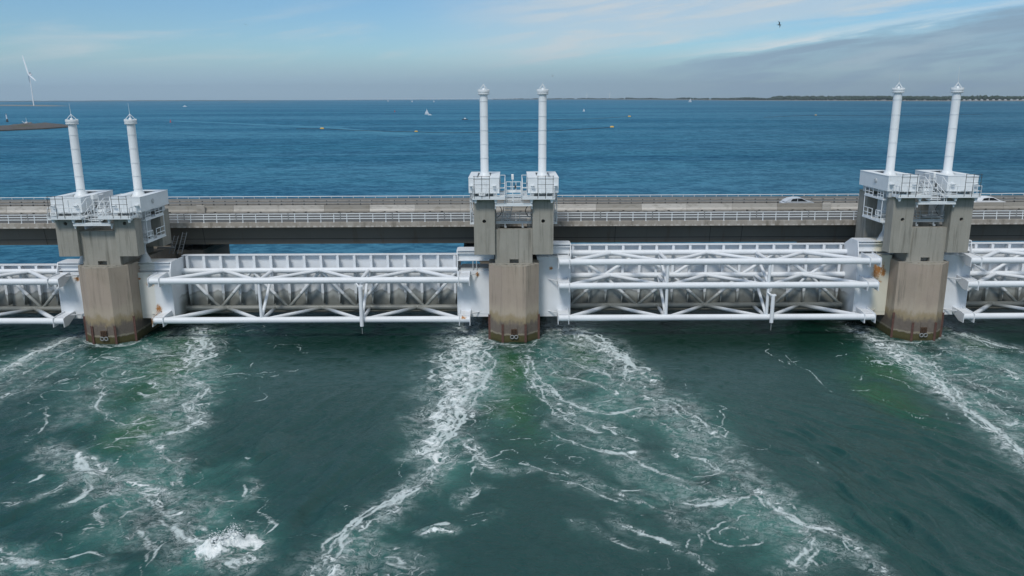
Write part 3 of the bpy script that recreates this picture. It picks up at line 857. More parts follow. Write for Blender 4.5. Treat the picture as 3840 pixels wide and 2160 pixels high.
me.polygons.foreach_set('use_smooth', np.ones(len(quads), dtype=bool))
for nm, arr in (('foam', foam), ('aerated', aer), ('upwelling', upw), ('thread', thread), ('lace', np.clip(np.maximum(halo, aer * .75), 0, 1))):
    at = me.attributes.new(nm, 'FLOAT', 'POINT')
    at.data.foreach_set('value', arr.astype(np.float32))
me.update(calc_edges=True)
water = bpy.data.objects.new('water', me)
COL.objects.link(water)
tag(water, kind='structure')

N = new_mat('sea_water')
P = N.pos()
x, y, z = N.xyz(P)


def attr(n):
    return N.n('ShaderNodeAttribute', dict(attribute_name=n)).outputs['Fac']


F_, A_, G_, L_, T_ = attr('foam'), attr('aerated'), attr('upwelling'), attr('lace'), attr('thread')
sidef = N.step(y, 98.0, 106.0)
far = N.step(y, 150.0, 1500.0)
flat = N.vec(x, y, 0.0)
w1 = N.noise(N.scale(flat, 1, 1, 1), 0.45, 3, 0.5, 0, 'Color')
w2 = N.noise(N.scale(flat, 1, 1, 1, (5, 9, 0)), 1.7, 3, 0.5, 0, 'Color')


def vadd(a, b):
    return N.n('ShaderNodeVectorMath', dict(operation='ADD'), **{'0': a, '1': b}).outputs[0]


def vmul(a, k):
    nd = N.n('ShaderNodeVectorMath', dict(operation='SCALE'), **{'0': a})
    nd.inputs['Scale'].default_value = k
    return nd.outputs[0]


WP = vadd(flat, vadd(vmul(w1, 3.6), vmul(w2, 0.9)))


def vor(vec, sc):
    nd = N.n('ShaderNodeTexVoronoi', dict(feature='DISTANCE_TO_EDGE'), Scale=sc)
    N.put(nd, 'Vector', vec)
    return nd.outputs['Distance']


e1 = vor(N.scale(WP, 0.8, 1.0, 0), 0.62)
e2 = vor(N.scale(WP, 0.75, 1.0, 0, (4, 1, 0)), 1.7)
e3 = vor(N.scale(WP, 0.75, 1.0, 0, (1, 7, 0)), 4.2)
l1 = N.m('SUBTRACT', 1.0, N.step(e1, 0.0, 0.16))
l2 = N.m('SUBTRACT', 1.0, N.step(e2, 0.0, 0.20))
l3 = N.m('SUBTRACT', 1.0, N.step(e3, 0.0, 0.30))
nf = N.noise(N.scale(WP, 0.7, 1.0, 0), 1.1, 9, 0.70, 0.6)
nb = N.noise(flat, 0.22, 4, 0.55)
# dense foam, then filaments of lace spreading from it
val = N.m('MULTIPLY', F_, 0.44)
val = N.m('ADD', val, N.m('MULTIPLY', N.m('SUBTRACT', nf, 0.5), 2.1))
val = N.m('ADD', val, N.m('MULTIPLY', l2, 0.14))
val = N.m('ADD', val, N.m('MULTIPLY', l3, 0.14))
val = N.m('ADD', val, N.m('MULTIPLY', l1, 0.10))
val = N.m('ADD', val, N.m('MULTIPLY', N.m('SUBTRACT', nb, 0.5), 0.35))
gatef = N.step(F_, 0.08, 0.35)
core = N.m('MULTIPLY', N.step(val, 0.48, 0.82), gatef)


def filament(vec, sc, w, seed):
    n = N.noise(N.scale(vec, 0.62, 1.0, 0, (seed, seed * 2, 0)), sc, 7, 0.60, 0.35)
    d = N.m('ABSOLUTE', N.m('SUBTRACT', n, 0.5))
    return N.m('SUBTRACT', 1.0, N.step(d, w * 0.15, w))


gap = N.noise(N.scale(flat, 1, 1, 0, (3, 3, 0)), 0.30, 4, 0.6)
gap2 = N.noise(N.scale(flat, 0.8, 1, 0, (13, 3, 0)), 1.3, 4, 0.6)
laceD = N.m('MULTIPLY', N.step(L_, 0.18, 0.95), N.step(N.m('ADD', gap, N.m('MULTIPLY', L_, 0.20)), 0.46, 0.70))
fil = N.m('MAXIMUM', N.m('MULTIPLY', filament(WP, 0.75, 0.030, 5), 0.9), N.m('MULTIPLY', filament(WP, 1.9, 0.050, 9), 0.8))
fil = N.m('MAXIMUM', fil, N.m('MULTIPLY', filament(WP, 4.2, 0.07, 13), 0.65))
lace = N.m('MULTIPLY', N.m('MULTIPLY', fil, laceD), N.step(gap2, 0.34, 0.60))
thin = N.m('MULTIPLY', N.step(nf, 0.42, 0.70), N.m('MULTIPLY', N.step(L_, 0.35, 0.95), 0.13))
tf = N.m('ADD', N.m('MULTIPLY', N.noise(WP, 2.6, 7, 0.75), 0.7), N.m('MULTIPLY', N.noise(flat, 0.9, 4, 0.6), 0.3))
thr = N.step(N.m('ADD', T_, N.m('MULTIPLY', N.m('SUBTRACT', tf, 0.5), 1.25)), 0.22, 0.62)
thr = N.m('MULTIPLY', thr, N.step(T_, 0.03, 0.2))
core = N.m('MAXIMUM', core, N.m('MULTIPLY', thr, 0.92))
foamm = N.m('MAXIMUM', core, N.m('MAXIMUM', N.m('MULTIPLY', lace, 0.72), thin))
# body colour of the water
deep = N.mix(N.noise(flat, 0.05, 4, 0.55), (0.004, 0.042, 0.039), (0.008, 0.060, 0.055))
aerc = N.mix(N.noise(WP, 0.5, 5, 0.6), (0.028, 0.150, 0.128), (0.080, 0.30, 0.25))
body = N.mix(N.m('MULTIPLY', N.m('MULTIPLY', A_, 0.85), N.step(N.noise(WP, 0.22, 5, 0.6), 0.30, 0.62)), deep, aerc)
greenc = N.mix(N.noise(WP, 0.6, 4, 0.6), (0.005, 0.068, 0.020), (0.016, 0.130, 0.046))
body = N.mix(N.m('MULTIPLY', N.m('MULTIPLY', G_, 0.85, clamp=True), N.step(N.m('ADD', N.noise(WP, 0.35, 6, 0.65, 0.5), N.m('MULTIPLY', G_, 0.25)), 0.42, 0.72)), body, greenc)
# green outflow at the openings, with gate shade and dark reflection painted in
gate_shade = N.m('MULTIPLY', N.m('SUBTRACT', 1.0, N.step(N.m('SUBTRACT', 90.0, y), 5.0, 18.0)), N.m('SUBTRACT', 1.0, N.m('MULTIPLY', A_, 0.9), clamp=True))
body = N.mix(N.m('MULTIPLY', gate_shade, 0.9), body, (0.001, 0.017, 0.007))
# basin side: blue, with wind lanes
lanes = N.noise(N.scale(flat, 0.0012, 0.006, 0), 1.0, 5, 0.6)
lanes2 = N.noise(N.scale(flat, 0.006, 0.028, 0, (3, 2, 0)), 1.0, 5, 0.6)
blue = N.mix(N.step(lanes, 0.42, 0.58), (0.030, 0.145, 0.265), (0.080, 0.255, 0.395))
blue = N.mix(N.m('MULTIPLY', N.step(lanes2, 0.42, 0.62), 0.45), blue, (0.05, 0.24, 0.36))
crest = N.noise(N.scale(flat, 0.34, 0.50, 0), 1.0, 7, 0.72, 0.3)
crest2 = N.noise(N.scale(flat, 0.07, 0.11, 0), 1.0, 5, 0.70, 0.3)
cm_ = N.m('ADD', N.m('MULTIPLY', crest, 0.55), N.m('MULTIPLY', crest2, 0.45))
blue = N.mix(N.step(cm_, 0.42, 0.58), N.mix(0.45, blue, (0.008, 0.045, 0.10)), N.mix(0.30, blue, (0.13, 0.36, 0.50)))  # sky glints and dark wave faces painted into the blue as mottling
blue = N.mix(N.m('MULTIPLY', N.step(N.m('DIVIDE', x, N.m('ADD', y, 50.0)), 0.0, 0.55), 0.55), blue, N.mix(1.0, blue, (1.0, 0.76, 0.72), 'MULTIPLY'))  # greyer to the right: reflection of the greyer sky painted into the colour
# two pale slicks on the left half of the basin


def slick(x0, y0, x1, y1, w):
    ax, ay = x1 - x0, y1 - y0
    L2 = ax * ax + ay * ay
    t = N.m('DIVIDE', N.m('ADD', N.m('MULTIPLY', N.m('SUBTRACT', x, x0), ax), N.m('MULTIPLY', N.m('SUBTRACT', y, y0), ay)), L2, clamp=True)
    ddx = N.m('SUBTRACT', x, N.m('ADD', x0, N.m('MULTIPLY', t, ax)))
    ddy = N.m('SUBTRACT', y, N.m('ADD', y0, N.m('MULTIPLY', t, ay)))
    d = N.m('SQRT', N.m('ADD', N.m('MULTIPLY', ddx, ddx), N.m('MULTIPLY', ddy, ddy)))
    d = N.m('ADD', d, N.m('MULTIPLY', N.m('SUBTRACT', N.noise(N.scale(flat, 0.02, 0.05, 0), 1.0, 4, 0.6), 0.5), w * 2.5))
    return N.m('SUBTRACT', 1.0, N.step(d, w * 0.2, w))


sl = N.m('MAXIMUM', slick(-420, 1010, -160, 745, 14.0), slick(-160, 745, -78, 600, 9.0))
sl = N.m('MAXIMUM', sl, N.m('MULTIPLY', slick(-400, 690, -60, 610, 30.0), 0.5))
blue = N.mix(N.m('MULTIPLY', sl, 0.55), blue, (0.12, 0.34, 0.48))
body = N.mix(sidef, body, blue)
# ripples as bump
chop = N.noise(N.scale(flat, 0.55, 1.35, 0), 1.15, 6, 0.62, 0.6)
chopfar = N.noise(N.scale(flat, 0.10, 0.28, 0), 1.0, 6, 0.68, 0.4)
near_r = N.noise(N.scale(WP, 1.0, 1.3, 0), 1.9, 7, 0.6)
hb = N.m('ADD', N.m('ADD', N.m('MULTIPLY', near_r, 0.24), N.m('MULTIPLY', N.noise(N.scale(flat, 0.8, 1.2, 0), 5.0, 4, 0.6), 0.05)), N.m('MULTIPLY', foamm, 0.10))
wakeamp = N.m('ADD', 0.50, N.m('MULTIPLY', A_, 0.5, clamp=True))
hb = N.m('MULTIPLY', hb, wakeamp)
hs = N.m('MULTIPLY', chop, 0.75)
hbump = N.m('ADD', N.m('MULTIPLY', hb, N.m('SUBTRACT', 1.0, sidef)), N.m('MULTIPLY', N.m('ADD', hs, N.m('MULTIPLY', chopfar, 1.6)), sidef))
bmp = N.n('ShaderNodeBump', Height=hbump, Strength=1.0, Distance=1.0)
wat = N.n('ShaderNodeBsdfPrincipled', IOR=1.333)
N.put(wat, 'IOR', N.m('SUBTRACT', 1.333, N.m('MULTIPLY', gate_shade, 0.22)))  # reflection weakened in the painted dark band under the gates
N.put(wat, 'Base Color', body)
N.put(wat, 'Roughness', N.m('ADD', 0.07, N.m('MULTIPLY', sidef, N.m('ADD', 0.03, N.m('MULTIPLY', far, 0.22)))))
N.put(wat, 'Specular IOR Level', N.m('SUBTRACT', N.m('SUBTRACT', 0.72, N.m('MULTIPLY', sidef, 0.34)), N.m('MULTIPLY', gate_shade, 0.64)))
N.put(wat, 'Normal', bmp)
fcol = N.mix(N.step(val, 0.6, 1.15), (0.58, 0.67, 0.67), (0.88, 0.92, 0.92))
fm = N.n('ShaderNodeBsdfPrincipled', Roughness=0.8)
N.put(fm, 'Base Color', fcol)
N.put(fm, 'Normal', bmp)
mx = N.n('ShaderNodeMixShader', **{'0': foamm, '1': wat, '2': fm})
N.n('ShaderNodeOutputMaterial', Surface=mx)
me.materials.append(MAT['sea_water'])

# spray thrown up by the breaking wave in the lower left
rnd = random.Random(77)
ICO = [(0, 0, 1), (.89, 0, .45), (.28, .85, .45), (-.72, .53, .45), (-.72, -.53, .45), (.28, -.85, .45), (.72, .53, -.45), (-.28, .85, -.45), (-.89, 0, -.45), (-.28, -.85, -.45), (.72, -.53, -.45), (0, 0, -1)]
ICF = [(0, 1, 2), (0, 2, 3), (0, 3, 4), (0, 4, 5), (0, 5, 1), (1, 6, 2), (2, 6, 7), (2, 7, 3), (3, 7, 8), (3, 8, 4), (4, 8, 9), (4, 9, 5), (5, 9, 10), (5, 10, 1), (1, 10, 6), (11, 7, 6), (11, 8, 7), (11, 9, 8), (11, 10, 9), (11, 6, 10)]
m = MB()
for i in range(900):
    t = rnd.random()
    sx0, sy0 = (-18.9 + 1.9 * t, 42.35 + 1.5 * t ** 1.5)
    hgt = abs(rnd.gauss(0, 1)) * .30 * (.4 + 1.0 * t)
    a, b = sx0 + rnd.gauss(0, .22), sy0 + rnd.gauss(0, .18)
    base_ = .75 * math.exp(-((a + 17.9) / .75) ** 2 - ((b - 42.7) / .45) ** 2) + .7 * math.exp(-((a + 17.2) / .5) ** 2 - ((b - 43.5) / .5) ** 2)
    r_ = rnd.uniform(.012, .05) * (1.3 if hgt < .2 else .7)
    m.add([(a + p[0] * r_ * rnd.uniform(.7, 1.4), b + p[1] * r_, base_ * .95 + hgt + p[2] * r_) for p in ICO], ICF, True)
N = new_mat('spray_white')
finish(N, (0.80, 0.84, 0.85, 1), 0.8)
tag(m.build('sea_spray', 'spray_white'), kind='stuff')

# ------------------------------------------------------------ piers
SIDES = (-1, 1)


def pier(px, zt, label):
    """zt: height of the top of the two upright head blocks"""
    root = thing('barrier_pier', label, 'pier', (px, 84.08, 0), 'concrete piers of the storm surge barrier')
    dz = zt - 13.7
    # column: chamfered front, long body running back under the bridge
    m = MB()
    out = [(px - 1.26, 84.08), (px + 1.26, 84.08), (px + 2.75, 85.57), (px + 2.75, 98.5), (px - 2.75, 98.5), (px - 2.75, 85.57)]
    m.prism(out, -4, 8.57, 'z')
    m.build('column', 'pier_concrete', root)
    m = MB()
    m.box(px - 4.2, px + 4.2, 98.5, 113, -4, 6.1).hexa([(px - 4.2, 98.5, 6.1), (px + 4.2, 98.5, 6.1), (px + 4.2, 113, 6.1), (px - 4.2, 113, 6.1),
                                                       (px - 6.3, 98.0, 7.4), (px + 6.3, 98.0, 7.4), (px + 6.3, 113, 7.4), (px - 6.3, 113, 7.4)])
    m.box(px - 6.3, px + 6.3, 98, 113, 7.402, 7.9).box(px - 3.4, px + 3.4, 98.6, 106, 7.9, 8.72)
    cap = m.build('bearing_block', 'girder_concrete', root)
    for s in SIDES:
        r = MB()
        railing(r, [(px + s * 3.6, 98.2, 7.9), (px + s * 6.15, 98.2, 7.9), (px + s * 6.15, 104, 7.9)], 1.0, r=0.03, toe=False)
        r.build('railing', 'dark_steel', cap)
    # neck with its drain slot at the foot, hollow behind the front wall
    m = MB()
    m.box(px - 2.03, px - .46, 85.5, 86.1, 8.57, 9.07).box(px + .52, px + 2.03, 85.5, 86.1, 8.57, 9.07)
    m.box(px - 2.03, px + 2.03, 86.1, 93.8, 8.57, 9.07).box(px - 2.03, px + 2.03, 85.5, 93.8, 9.07, 11.0)
    m.box(px - 2.03, px + 2.03, 85.5, 86.25, 11.0, 12.37).box(px - 2.03, px - 1.6, 86.25, 93.8, 11, 12.37).box(px + 1.6, px + 2.03, 86.25, 93.8, 11, 12.37)
    m.build('neck', 'pier_concrete', root)
    m = MB()
    m.prism([(px - 1.5, 84.75), (px + 1.5, 84.75), (px + 2.35, 85.45), (px - 2.35, 85.45)], 8.571, 8.66, 'z')
    m.build('ledge', 'pier_concrete', root)
    for s in SIDES:
        m = MB()
        a, b = sorted((px + s * 2.035, px + s * 4.28))
        m.holebox(a, b, 85.0, 86.6, 9.69, zt, px + s * 3.17, min(13.33, zt - 0.42), 0.2, 0.9)
        m.build('head_block', 'pier_concrete', root)
        m = MB()
        m.box(a, b, 91.35, 93.75, 9.6, zt)
        m.build('rear_block', 'pier_concrete', root)
    # rusty guide pipes on the corners at the waterline
    for gx, gy, zh in ((-1.26, 84.0, 2.15), (1.26, 84.0, 2.15), (-2.75, 85.5, 2.9), (2.75, 85.5, 2.9)):
        m = MB()
        m.tube((px + gx - .09, gy - .03, -1), (px + gx - .09, gy - .03, zh), .035, n=8)
        m.tube((px + gx + .09, gy - .03, -1), (px + gx + .09, gy - .03, zh), .035, n=8)
        m.box(px + gx - .10, px + gx + .10, gy - .02, gy + .06, -1, zh - .1)
        m.build('guide_pipe', 'rusty_pipe', root)
    # mooring bracket with two hanging rings
    m = MB()
    m.box(px - .36, px + .36, 84.02, 84.12, 1.55, 2.1)
    m.build('plate', 'pier_concrete', root)
    m = MB()
    for i in range(4):
        for j in range(3):
            m.box(px - .34 + i * .18, px - .22 + i * .18, 83.86, 84.1, 1.0 + j * .2, 1.13 + j * .2)
    m.box(px - .34, px + .34, 83.95, 84.1, .92, 1.0).box(px - .34, px + .34, 83.95, 84.1, 1.5, 1.56)
    br = m.build('mooring_bracket', 'rust_dark', root)
    for s in SIDES:
        m = MB()
        m.torus((px + s * .22, 83.9, .68), .19, .06, 'y')
        m.build('ring', 'galvanised', br)
    # access decks between the front and rear blocks, on the outer side of each lift
    for s in SIDES:
        for zd in (11.0 + dz, 13.45 + dz):
            m = MB()
            lo = zd < 12.5 + dz
            a, b = sorted((px + s * 3.95, px + s * 4.78))
            m.box(a, b, 86.62, 91.3, zd - .16, zd)
            a, b = sorted((px + s * 2.1, px + s * 3.95))
            m.box(a, b, 86.62, 87.5, zd - .14, zd - .01).box(a, b, 90.5, 91.3, zd - .14, zd - .01)
            dk = m.build('access_deck', 'white_paint', root)
            r = MB()
            if lo:
                railing(r, [(px + s * 3.3, 87.7, zd), (px + s * 4.72, 87.7, zd)], 1.05, r=.04)
                r.build('railing', 'white_paint', dk)
                r = MB()
                railing(r, [(px + s * 4.72, 86.75, zd), (px + s * 4.72, 88.1, zd)], 1.05, r=.045, step=.7)
                r.build('railing', 'white_paint', dk)
                r = MB()
                railing(r, [(px + s * 4.72, 89.0, zd), (px + s * 4.72, 91.2, zd)], 1.05, r=.045, step=1.1)
            else:
                railing(r, [(px + s * 4.72, 86.7, zd), (px + s * 4.72, 88.0, zd)], .85, r=.035, step=.7)
                r.build('railing', 'white_paint', dk)
                r = MB()
                railing(r, [(px + s * 4.72, 89.2, zd), (px + s * 4.72, 91.2, zd)], .85, r=.04, step=1.0)
            r.build('railing', 'white_paint', dk)
            if lo:
                for yy in (91.2, 86.75):
                    r = MB()
                    r.tube((px + s * 4.72, yy, 11.0 + dz), (px + s * 4.72, yy, 13.45 + dz), .05, n=6)
                    r.build('hanger', 'white_paint', dk)
    # ladders down to the gate at the rear block
    if dz < 1:
        for e0, e1, zt1 in ((3.75, 4.05, 10.2), (4.75, 5.1, 10.6)):
            m = MB()
            for k in (0, .5):
                m.tube((px + e0 + k, 93.9, 8.2), (px + e1 + k, 95.2, zt1), .045, n=6)
            for i in range(8):
                t = (i + .5) / 8
                xa = px + e0 + (e1 - e0) * t
                m.tube((xa, 93.9 + 1.3 * t, 8.2 + (zt1 - 8.2) * t), (xa + .5, 93.9 + 1.3 * t, 8.2 + (zt1 - 8.2) * t), .028, n=5)
            m.build('ladder', 'galvanised', root)
        m = MB()
        m.box(px + 2.4, px + 4.3, 93.8, 94.5, 8.9, 9.0)
        railing(m, [(px + 2.5, 93.9, 9.0), (px + 4.2, 93.9, 9.0)], .8, r=.04, toe=False)
        m.build('landing', 'galvanised', root)
    # front platform of each lift
    for s in SIDES:
        zd = zt + .32
        m = MB()
        a, b = sorted((px + s * .9, px + s * 4.36))
        m.box(a, b, 84.0, 85.6, zd - .16, zd)
        for q in (1.9, 4.05):
            m.tube((px + s * q, 84.35, zd - .55), (px + s * q, 84.35, zd - .15), .12, .2, n=8)
            m.box(px + s * q - .07, px + s * q + .07, 84.3, 85.0, zd - .38, zd - .16)
        a, b = sorted((px + s * .9, px + s * 1.5))
        m.box(a, b, 85.6, 89.5, zd - .12, zd - .01)
        pf = m.build('platform', 'white_paint', root)
        r = MB()
        railing(r, [(px + s * 4.33, 85.5, zd), (px + s * 4.33, 84.03, zd), (px + s * .93, 84.03, zd)], 1.06, r=.036, step=.85)
        railing(r, [(px + s * .93, 85.6, zd), (px + s * .93, 89.5, zd), (px + s * 1.5, 89.5, zd)], 1.9, (1.0, .52, .27), r=.034, step=1.3)
        r.tube((px + s * .93, 84.03, zd + 1.06), (px + s * .93, 85.6, zd + 1.9), .036, n=6)
        r.build('railing', 'white_paint', pf)
        r = MB()
        for q in (2.55, 3.35, 4.15):
            r.tube((px + s * q, 84.0, zd - .05), (px + s * q, 84.0, zd + 2.35), .028, n=6)
        for q in (1.42, 1.98, 2.3):
            r.tube((px + s * 2.5, 83.98, zd + q), (px + s * 4.25, 83.98, zd + q), .022, n=6)
        r.build('guard_frame', 'dark_steel', pf)
    # walkway and steps linking the two platforms
    zl = zt - .42
    m = MB()
    m.box(px - 2.0, px + 2.0, 84.35, 85.0, zl - .16, zl)
    m.prism([(84.6, zl - .16), (84.6, zl - .5), (84.75, zl - .5), (84.95, zl - .16)], px - 2.0, px - 1.9, 'x')
    m.prism([(84.6, zl - .16), (84.6, zl - .5), (84.75, zl - .5), (84.95, zl - .16)], px + 1.9, px + 2.0, 'x')
    lk = m.build('walkway', 'white_paint', root)
    r = MB()
    railing(r, [(px - 1.95, 84.4, zl), (px + 1.95, 84.4, zl)], 1.0, (1.0, .55), r=.03, step=.95)
    railing(r, [(px - .8, 84.5, zl), (px - .8, 87.0, zl + 1.1)], 1.05, (1., .5), r=.036, step=.8, toe=False)
    railing(r, [(px + .8, 84.5, zl), (px + .8, 87.0, zl + 1.1)], 1.05, (1., .5), r=.036, step=.8, toe=False)
    railing(r, [(px - .8, 87.0, zl + 1.1), (px + .8, 87.0, zl + 1.1)], 1.05, (1., .5), r=.036, step=.5)
    r.build('railing', 'white_paint', lk)
    r = MB()
    for i in range(6):
        yy = 84.75 + i * .38
        r.box(px - .78, px + .78, yy, yy + .3, zl + .06 + i * .19, zl + .12 + i * .19)
    r.box(px - .8, px + .8, 86.95, 88.5, zl + 1.05, zl + 1.12)
    r.build('steps', 'white_paint', lk)
    if dz > 1:
        m = MB()
        m.box(px - 1.98, px + 1.98, 86.3, 87.3, 12.86, 13.0)
        dk = m.build('lower_deck', 'pale_grey_paint', root)
        r = MB()
        railing(r, [(px - 1.95, 86.33, 13.0), (px + 1.95, 86.33, 13.0)], 1.05, (1.0, .66, .33), r=.03, step=1.2)
        for q in (-.95, .95):
            r.tube((px + q, 86.4, 12.5), (px + q, 86.4, 12.86), .11, .07, n=8)
            r.tube((px + q + .06, 86.35, 12.42), (px + q + .06, 86.35, 12.62), .14, n=8)
        r.build('railing', 'pale_grey_paint', dk)
        r = MB()
        for i in range(7):
            r.box(px - 1.3 + i * .08, px - .5 + i * .06, 87.4 + i * .22, 87.65 + i * .22, 13.1 + i * .27, 13.16 + i * .27)
        for q in (-1.35, -.45):
            r.tube((px + q, 87.3, 13.0), (px + q + .4, 89.2, 15.0), .05, n=6)
        r.build('steps', 'pale_grey_paint', dk)
        for s in SIDES:
            r = MB()
            prev = None
            for i in range(13):
                t = i / 12
                p = (px + s * (1.75 - .45 * math.sin(math.pi * t)), 86.9, 14.95 - 1.5 * t)
                if prev:
                    r.tube(prev, p, .045, n=6, caps=False)
                prev = p
            r.build('cable', 'dark_steel', dk)
    return root


def lift(px, s, zt, ztop, rings, mast, label):
    """hydraulic lift: machine housing on the head blocks with a tall cylinder standing through it"""
    cx = px + s * 3.2
    root = thing('hydraulic_lift', label, 'lifting cylinder', (cx, 89.0, zt), 'hydraulic gate lifts on the piers')
    z0, z1 = zt + .68, zt + 2.32
    a, b = sorted((px + s * 1.54, px + s * 4.82))
    sa, sb = sorted((px + s * 2.5, px + s * 4.0))
    m = MB()
    y0, y1 = 85.65, 92.79
    m.box(a, b, y0, y0 + .08, z0, z1 - .06).box(a, b, y1 - .08, y1, z0, z1 - .06)
    m.box(a, a + .08, y0 + .08, y1 - .08, z0, z1 - .06).box(b - .08, b, y0 + .08, y1 - .08, z0, z1 - .06)
    m.box(a + .08, b - .08, y0 + .08, y1 - .08, z0, z0 + .08)
    # roof in strips round the open slot, with a small overhang
    m.box(a - .03, sa, y0 - .03, y1 + .03, z1 - .06, z1).box(sb, b + .03, y0 - .03, y1 + .03, z1 - .06, z1)
    m.box(sa, sb, y0 - .03, y0 + .35, z1 - .06, z1).box(sa, sb, 92.0, y1 + .03, z1 - .06, z1)
    m.box(sa - .05, sa, y0 + .35, 92, z1 - .85, z1 - .06).box(sb, sb + .05, y0 + .35, 92, z1 - .85, z1 - .06)
    m.box(sa, sb, y0 + .35, 92, z1 - .86, z1 - .8)
    hs = m.build('housing', 'white_paint', root)
    for q in (2.05, 4.5):
        m = MB()
        m.tube((px + s * q, y0 + .02, zt + 1.42), (px + s * q, y0 - .28, zt + 1.42), .19, n=14)
        m.tube((px + s * q, y0 - .28, zt + 1.42), (px + s * q, y0 - .30, zt + 1.38), .225, n=14)
        m.build('vent_pipe', 'white_paint', hs)
    m = MB()
    dxa = px + s * 2.95
    m.box(min(dxa, dxa + s * .9), max(dxa, dxa + s * .9), y0 - .03, y0 + .01, z0 + .06, z0 + 1.25)
    m.box(dxa - .03, dxa + .03, y0 - .07, y0, z0 - .1, z0 + 1.35)
    m.build('door', 'white_paint', hs)
    for q in (1, -1):
        m = MB()
        xw = b if (q > 0) else a
        m.torus((xw + q * .05, 88.6, zt + 1.55), .22, .05, 'x', 14, 6)
        m.tube((xw, 88.6, zt + 1.55), (xw + q * .12, 88.6, zt + 1.55), .19, n=12)
        m.build('side_hatch', 'pale_grey_paint', hs)
    m = MB()
    for yy in (85.8, 91.6):
        for q in (a + .25, b - .65):
            m.box(q, q + .4, yy, yy + .6, zt + .002, z0)
    m.box(a + .6, b - .6, 86.6, 91.3, zt + .25, z0)
    m.build('support', 'pale_grey_paint', root)
    # cylinder
    m = MB()
    m.lathe(cx, 89.0, [(.78, z1 - .8), (.78, z1 - .25), (.62, z1 - .05), (.50, z1 + .22), (.44, z1 + .32), (.435, ztop - .35), (.42, ztop)], 28)
    cy = m.build('cylinder', 'white_paint', root)
    for zr in rings:
        m = MB()
        m.lathe(cx, 89.0, [(.43, zr - .02), (.475, zr - .018), (.475, zr + .018), (.43, zr + .02)], 24, False)
        m.build('flange_ring', 'white_paint', cy)
    m = MB()
    m.lathe(cx, 89.0, [(.50, ztop - .05), (.64, ztop + .03), (.64, ztop + .15), (.58, ztop + .17), (.58, ztop + .22), (.65, ztop + .24), (.65, ztop + .42), (.55, ztop + .46), (.2, ztop + .47)], 28, False)
    for i in range(14):
        t = 2 * math.pi * i / 14
        m.tube((cx + .57 * math.cos(t), 89 + .57 * math.sin(t), ztop - .05), (cx + .57 * math.cos(t), 89 + .57 * math.sin(t), ztop + .05), .045, n=6)
        m.tube((cx + .6 * math.cos(t), 89 + .6 * math.sin(t), ztop + .42), (cx + .6 * math.cos(t), 89 + .6 * math.sin(t), ztop + .52), .035, n=6)
    m.lathe(cx, 89.0, [(.16, ztop + .46), (.16, ztop + .6), (.06, ztop + .66)], 12)
    cap = m.build('cap', 'white_paint', cy)
    m = MB()
    for i in range(4):
        t = 2 * math.pi * i / 4 + .5
        m.tube((cx + .52 * math.cos(t), 89 + .52 * math.sin(t), ztop + .45), (cx, 89, ztop + 1.05), .03, n=6)
    if mast:
        m.tube((cx, 89, ztop + 1.0), (cx - .06, 89, ztop + 1.0 + mast), .022, .012, n=6)
    m.build('aerial_frame', 'white_paint', cap)
    # lower end: drum, rod and flared foot holding the gate
    dz = zt - 13.7
    m = MB()
    m.lathe(cx + s * .2, 88.4, [(.33, 10.4 + dz), (.38, 10.6 + dz), (.38, 11.6 + dz), (.46, 11.65 + dz), (.46, 11.8 + dz), (.36, 11.9 + dz), (.36, 12.9 + dz), (.5, 13.1 + dz), (.5, 14.3 + dz)], 18)
    m.build('lower_cylinder', 'pale_grey_paint', root)
    m = MB()
    m.lathe(px + s * 2.95, 89.9, [(.72, 11.2 + dz), (.78, 11.3 + dz), (.78, 13.6 + dz), (.6, 13.75 + dz)], 24)
    m.build('drum', 'pale_grey_paint', root)
    return root


def lift_rod(px, s, zfoot, zt, gate_root):
    """the piston rod and flared foot move with the gate"""
    cx = px + s * 3.4
    m = MB()
    m.lathe(cx, 88.4, [(.75, zfoot), (.68, zfoot + .08), (.26, zfoot + 1.0), (.21, zfoot + 1.1), (.21, zt - 13.7 + 10.9)], 18)
    m.build('piston_rod', 'pale_grey_paint', gate_root)


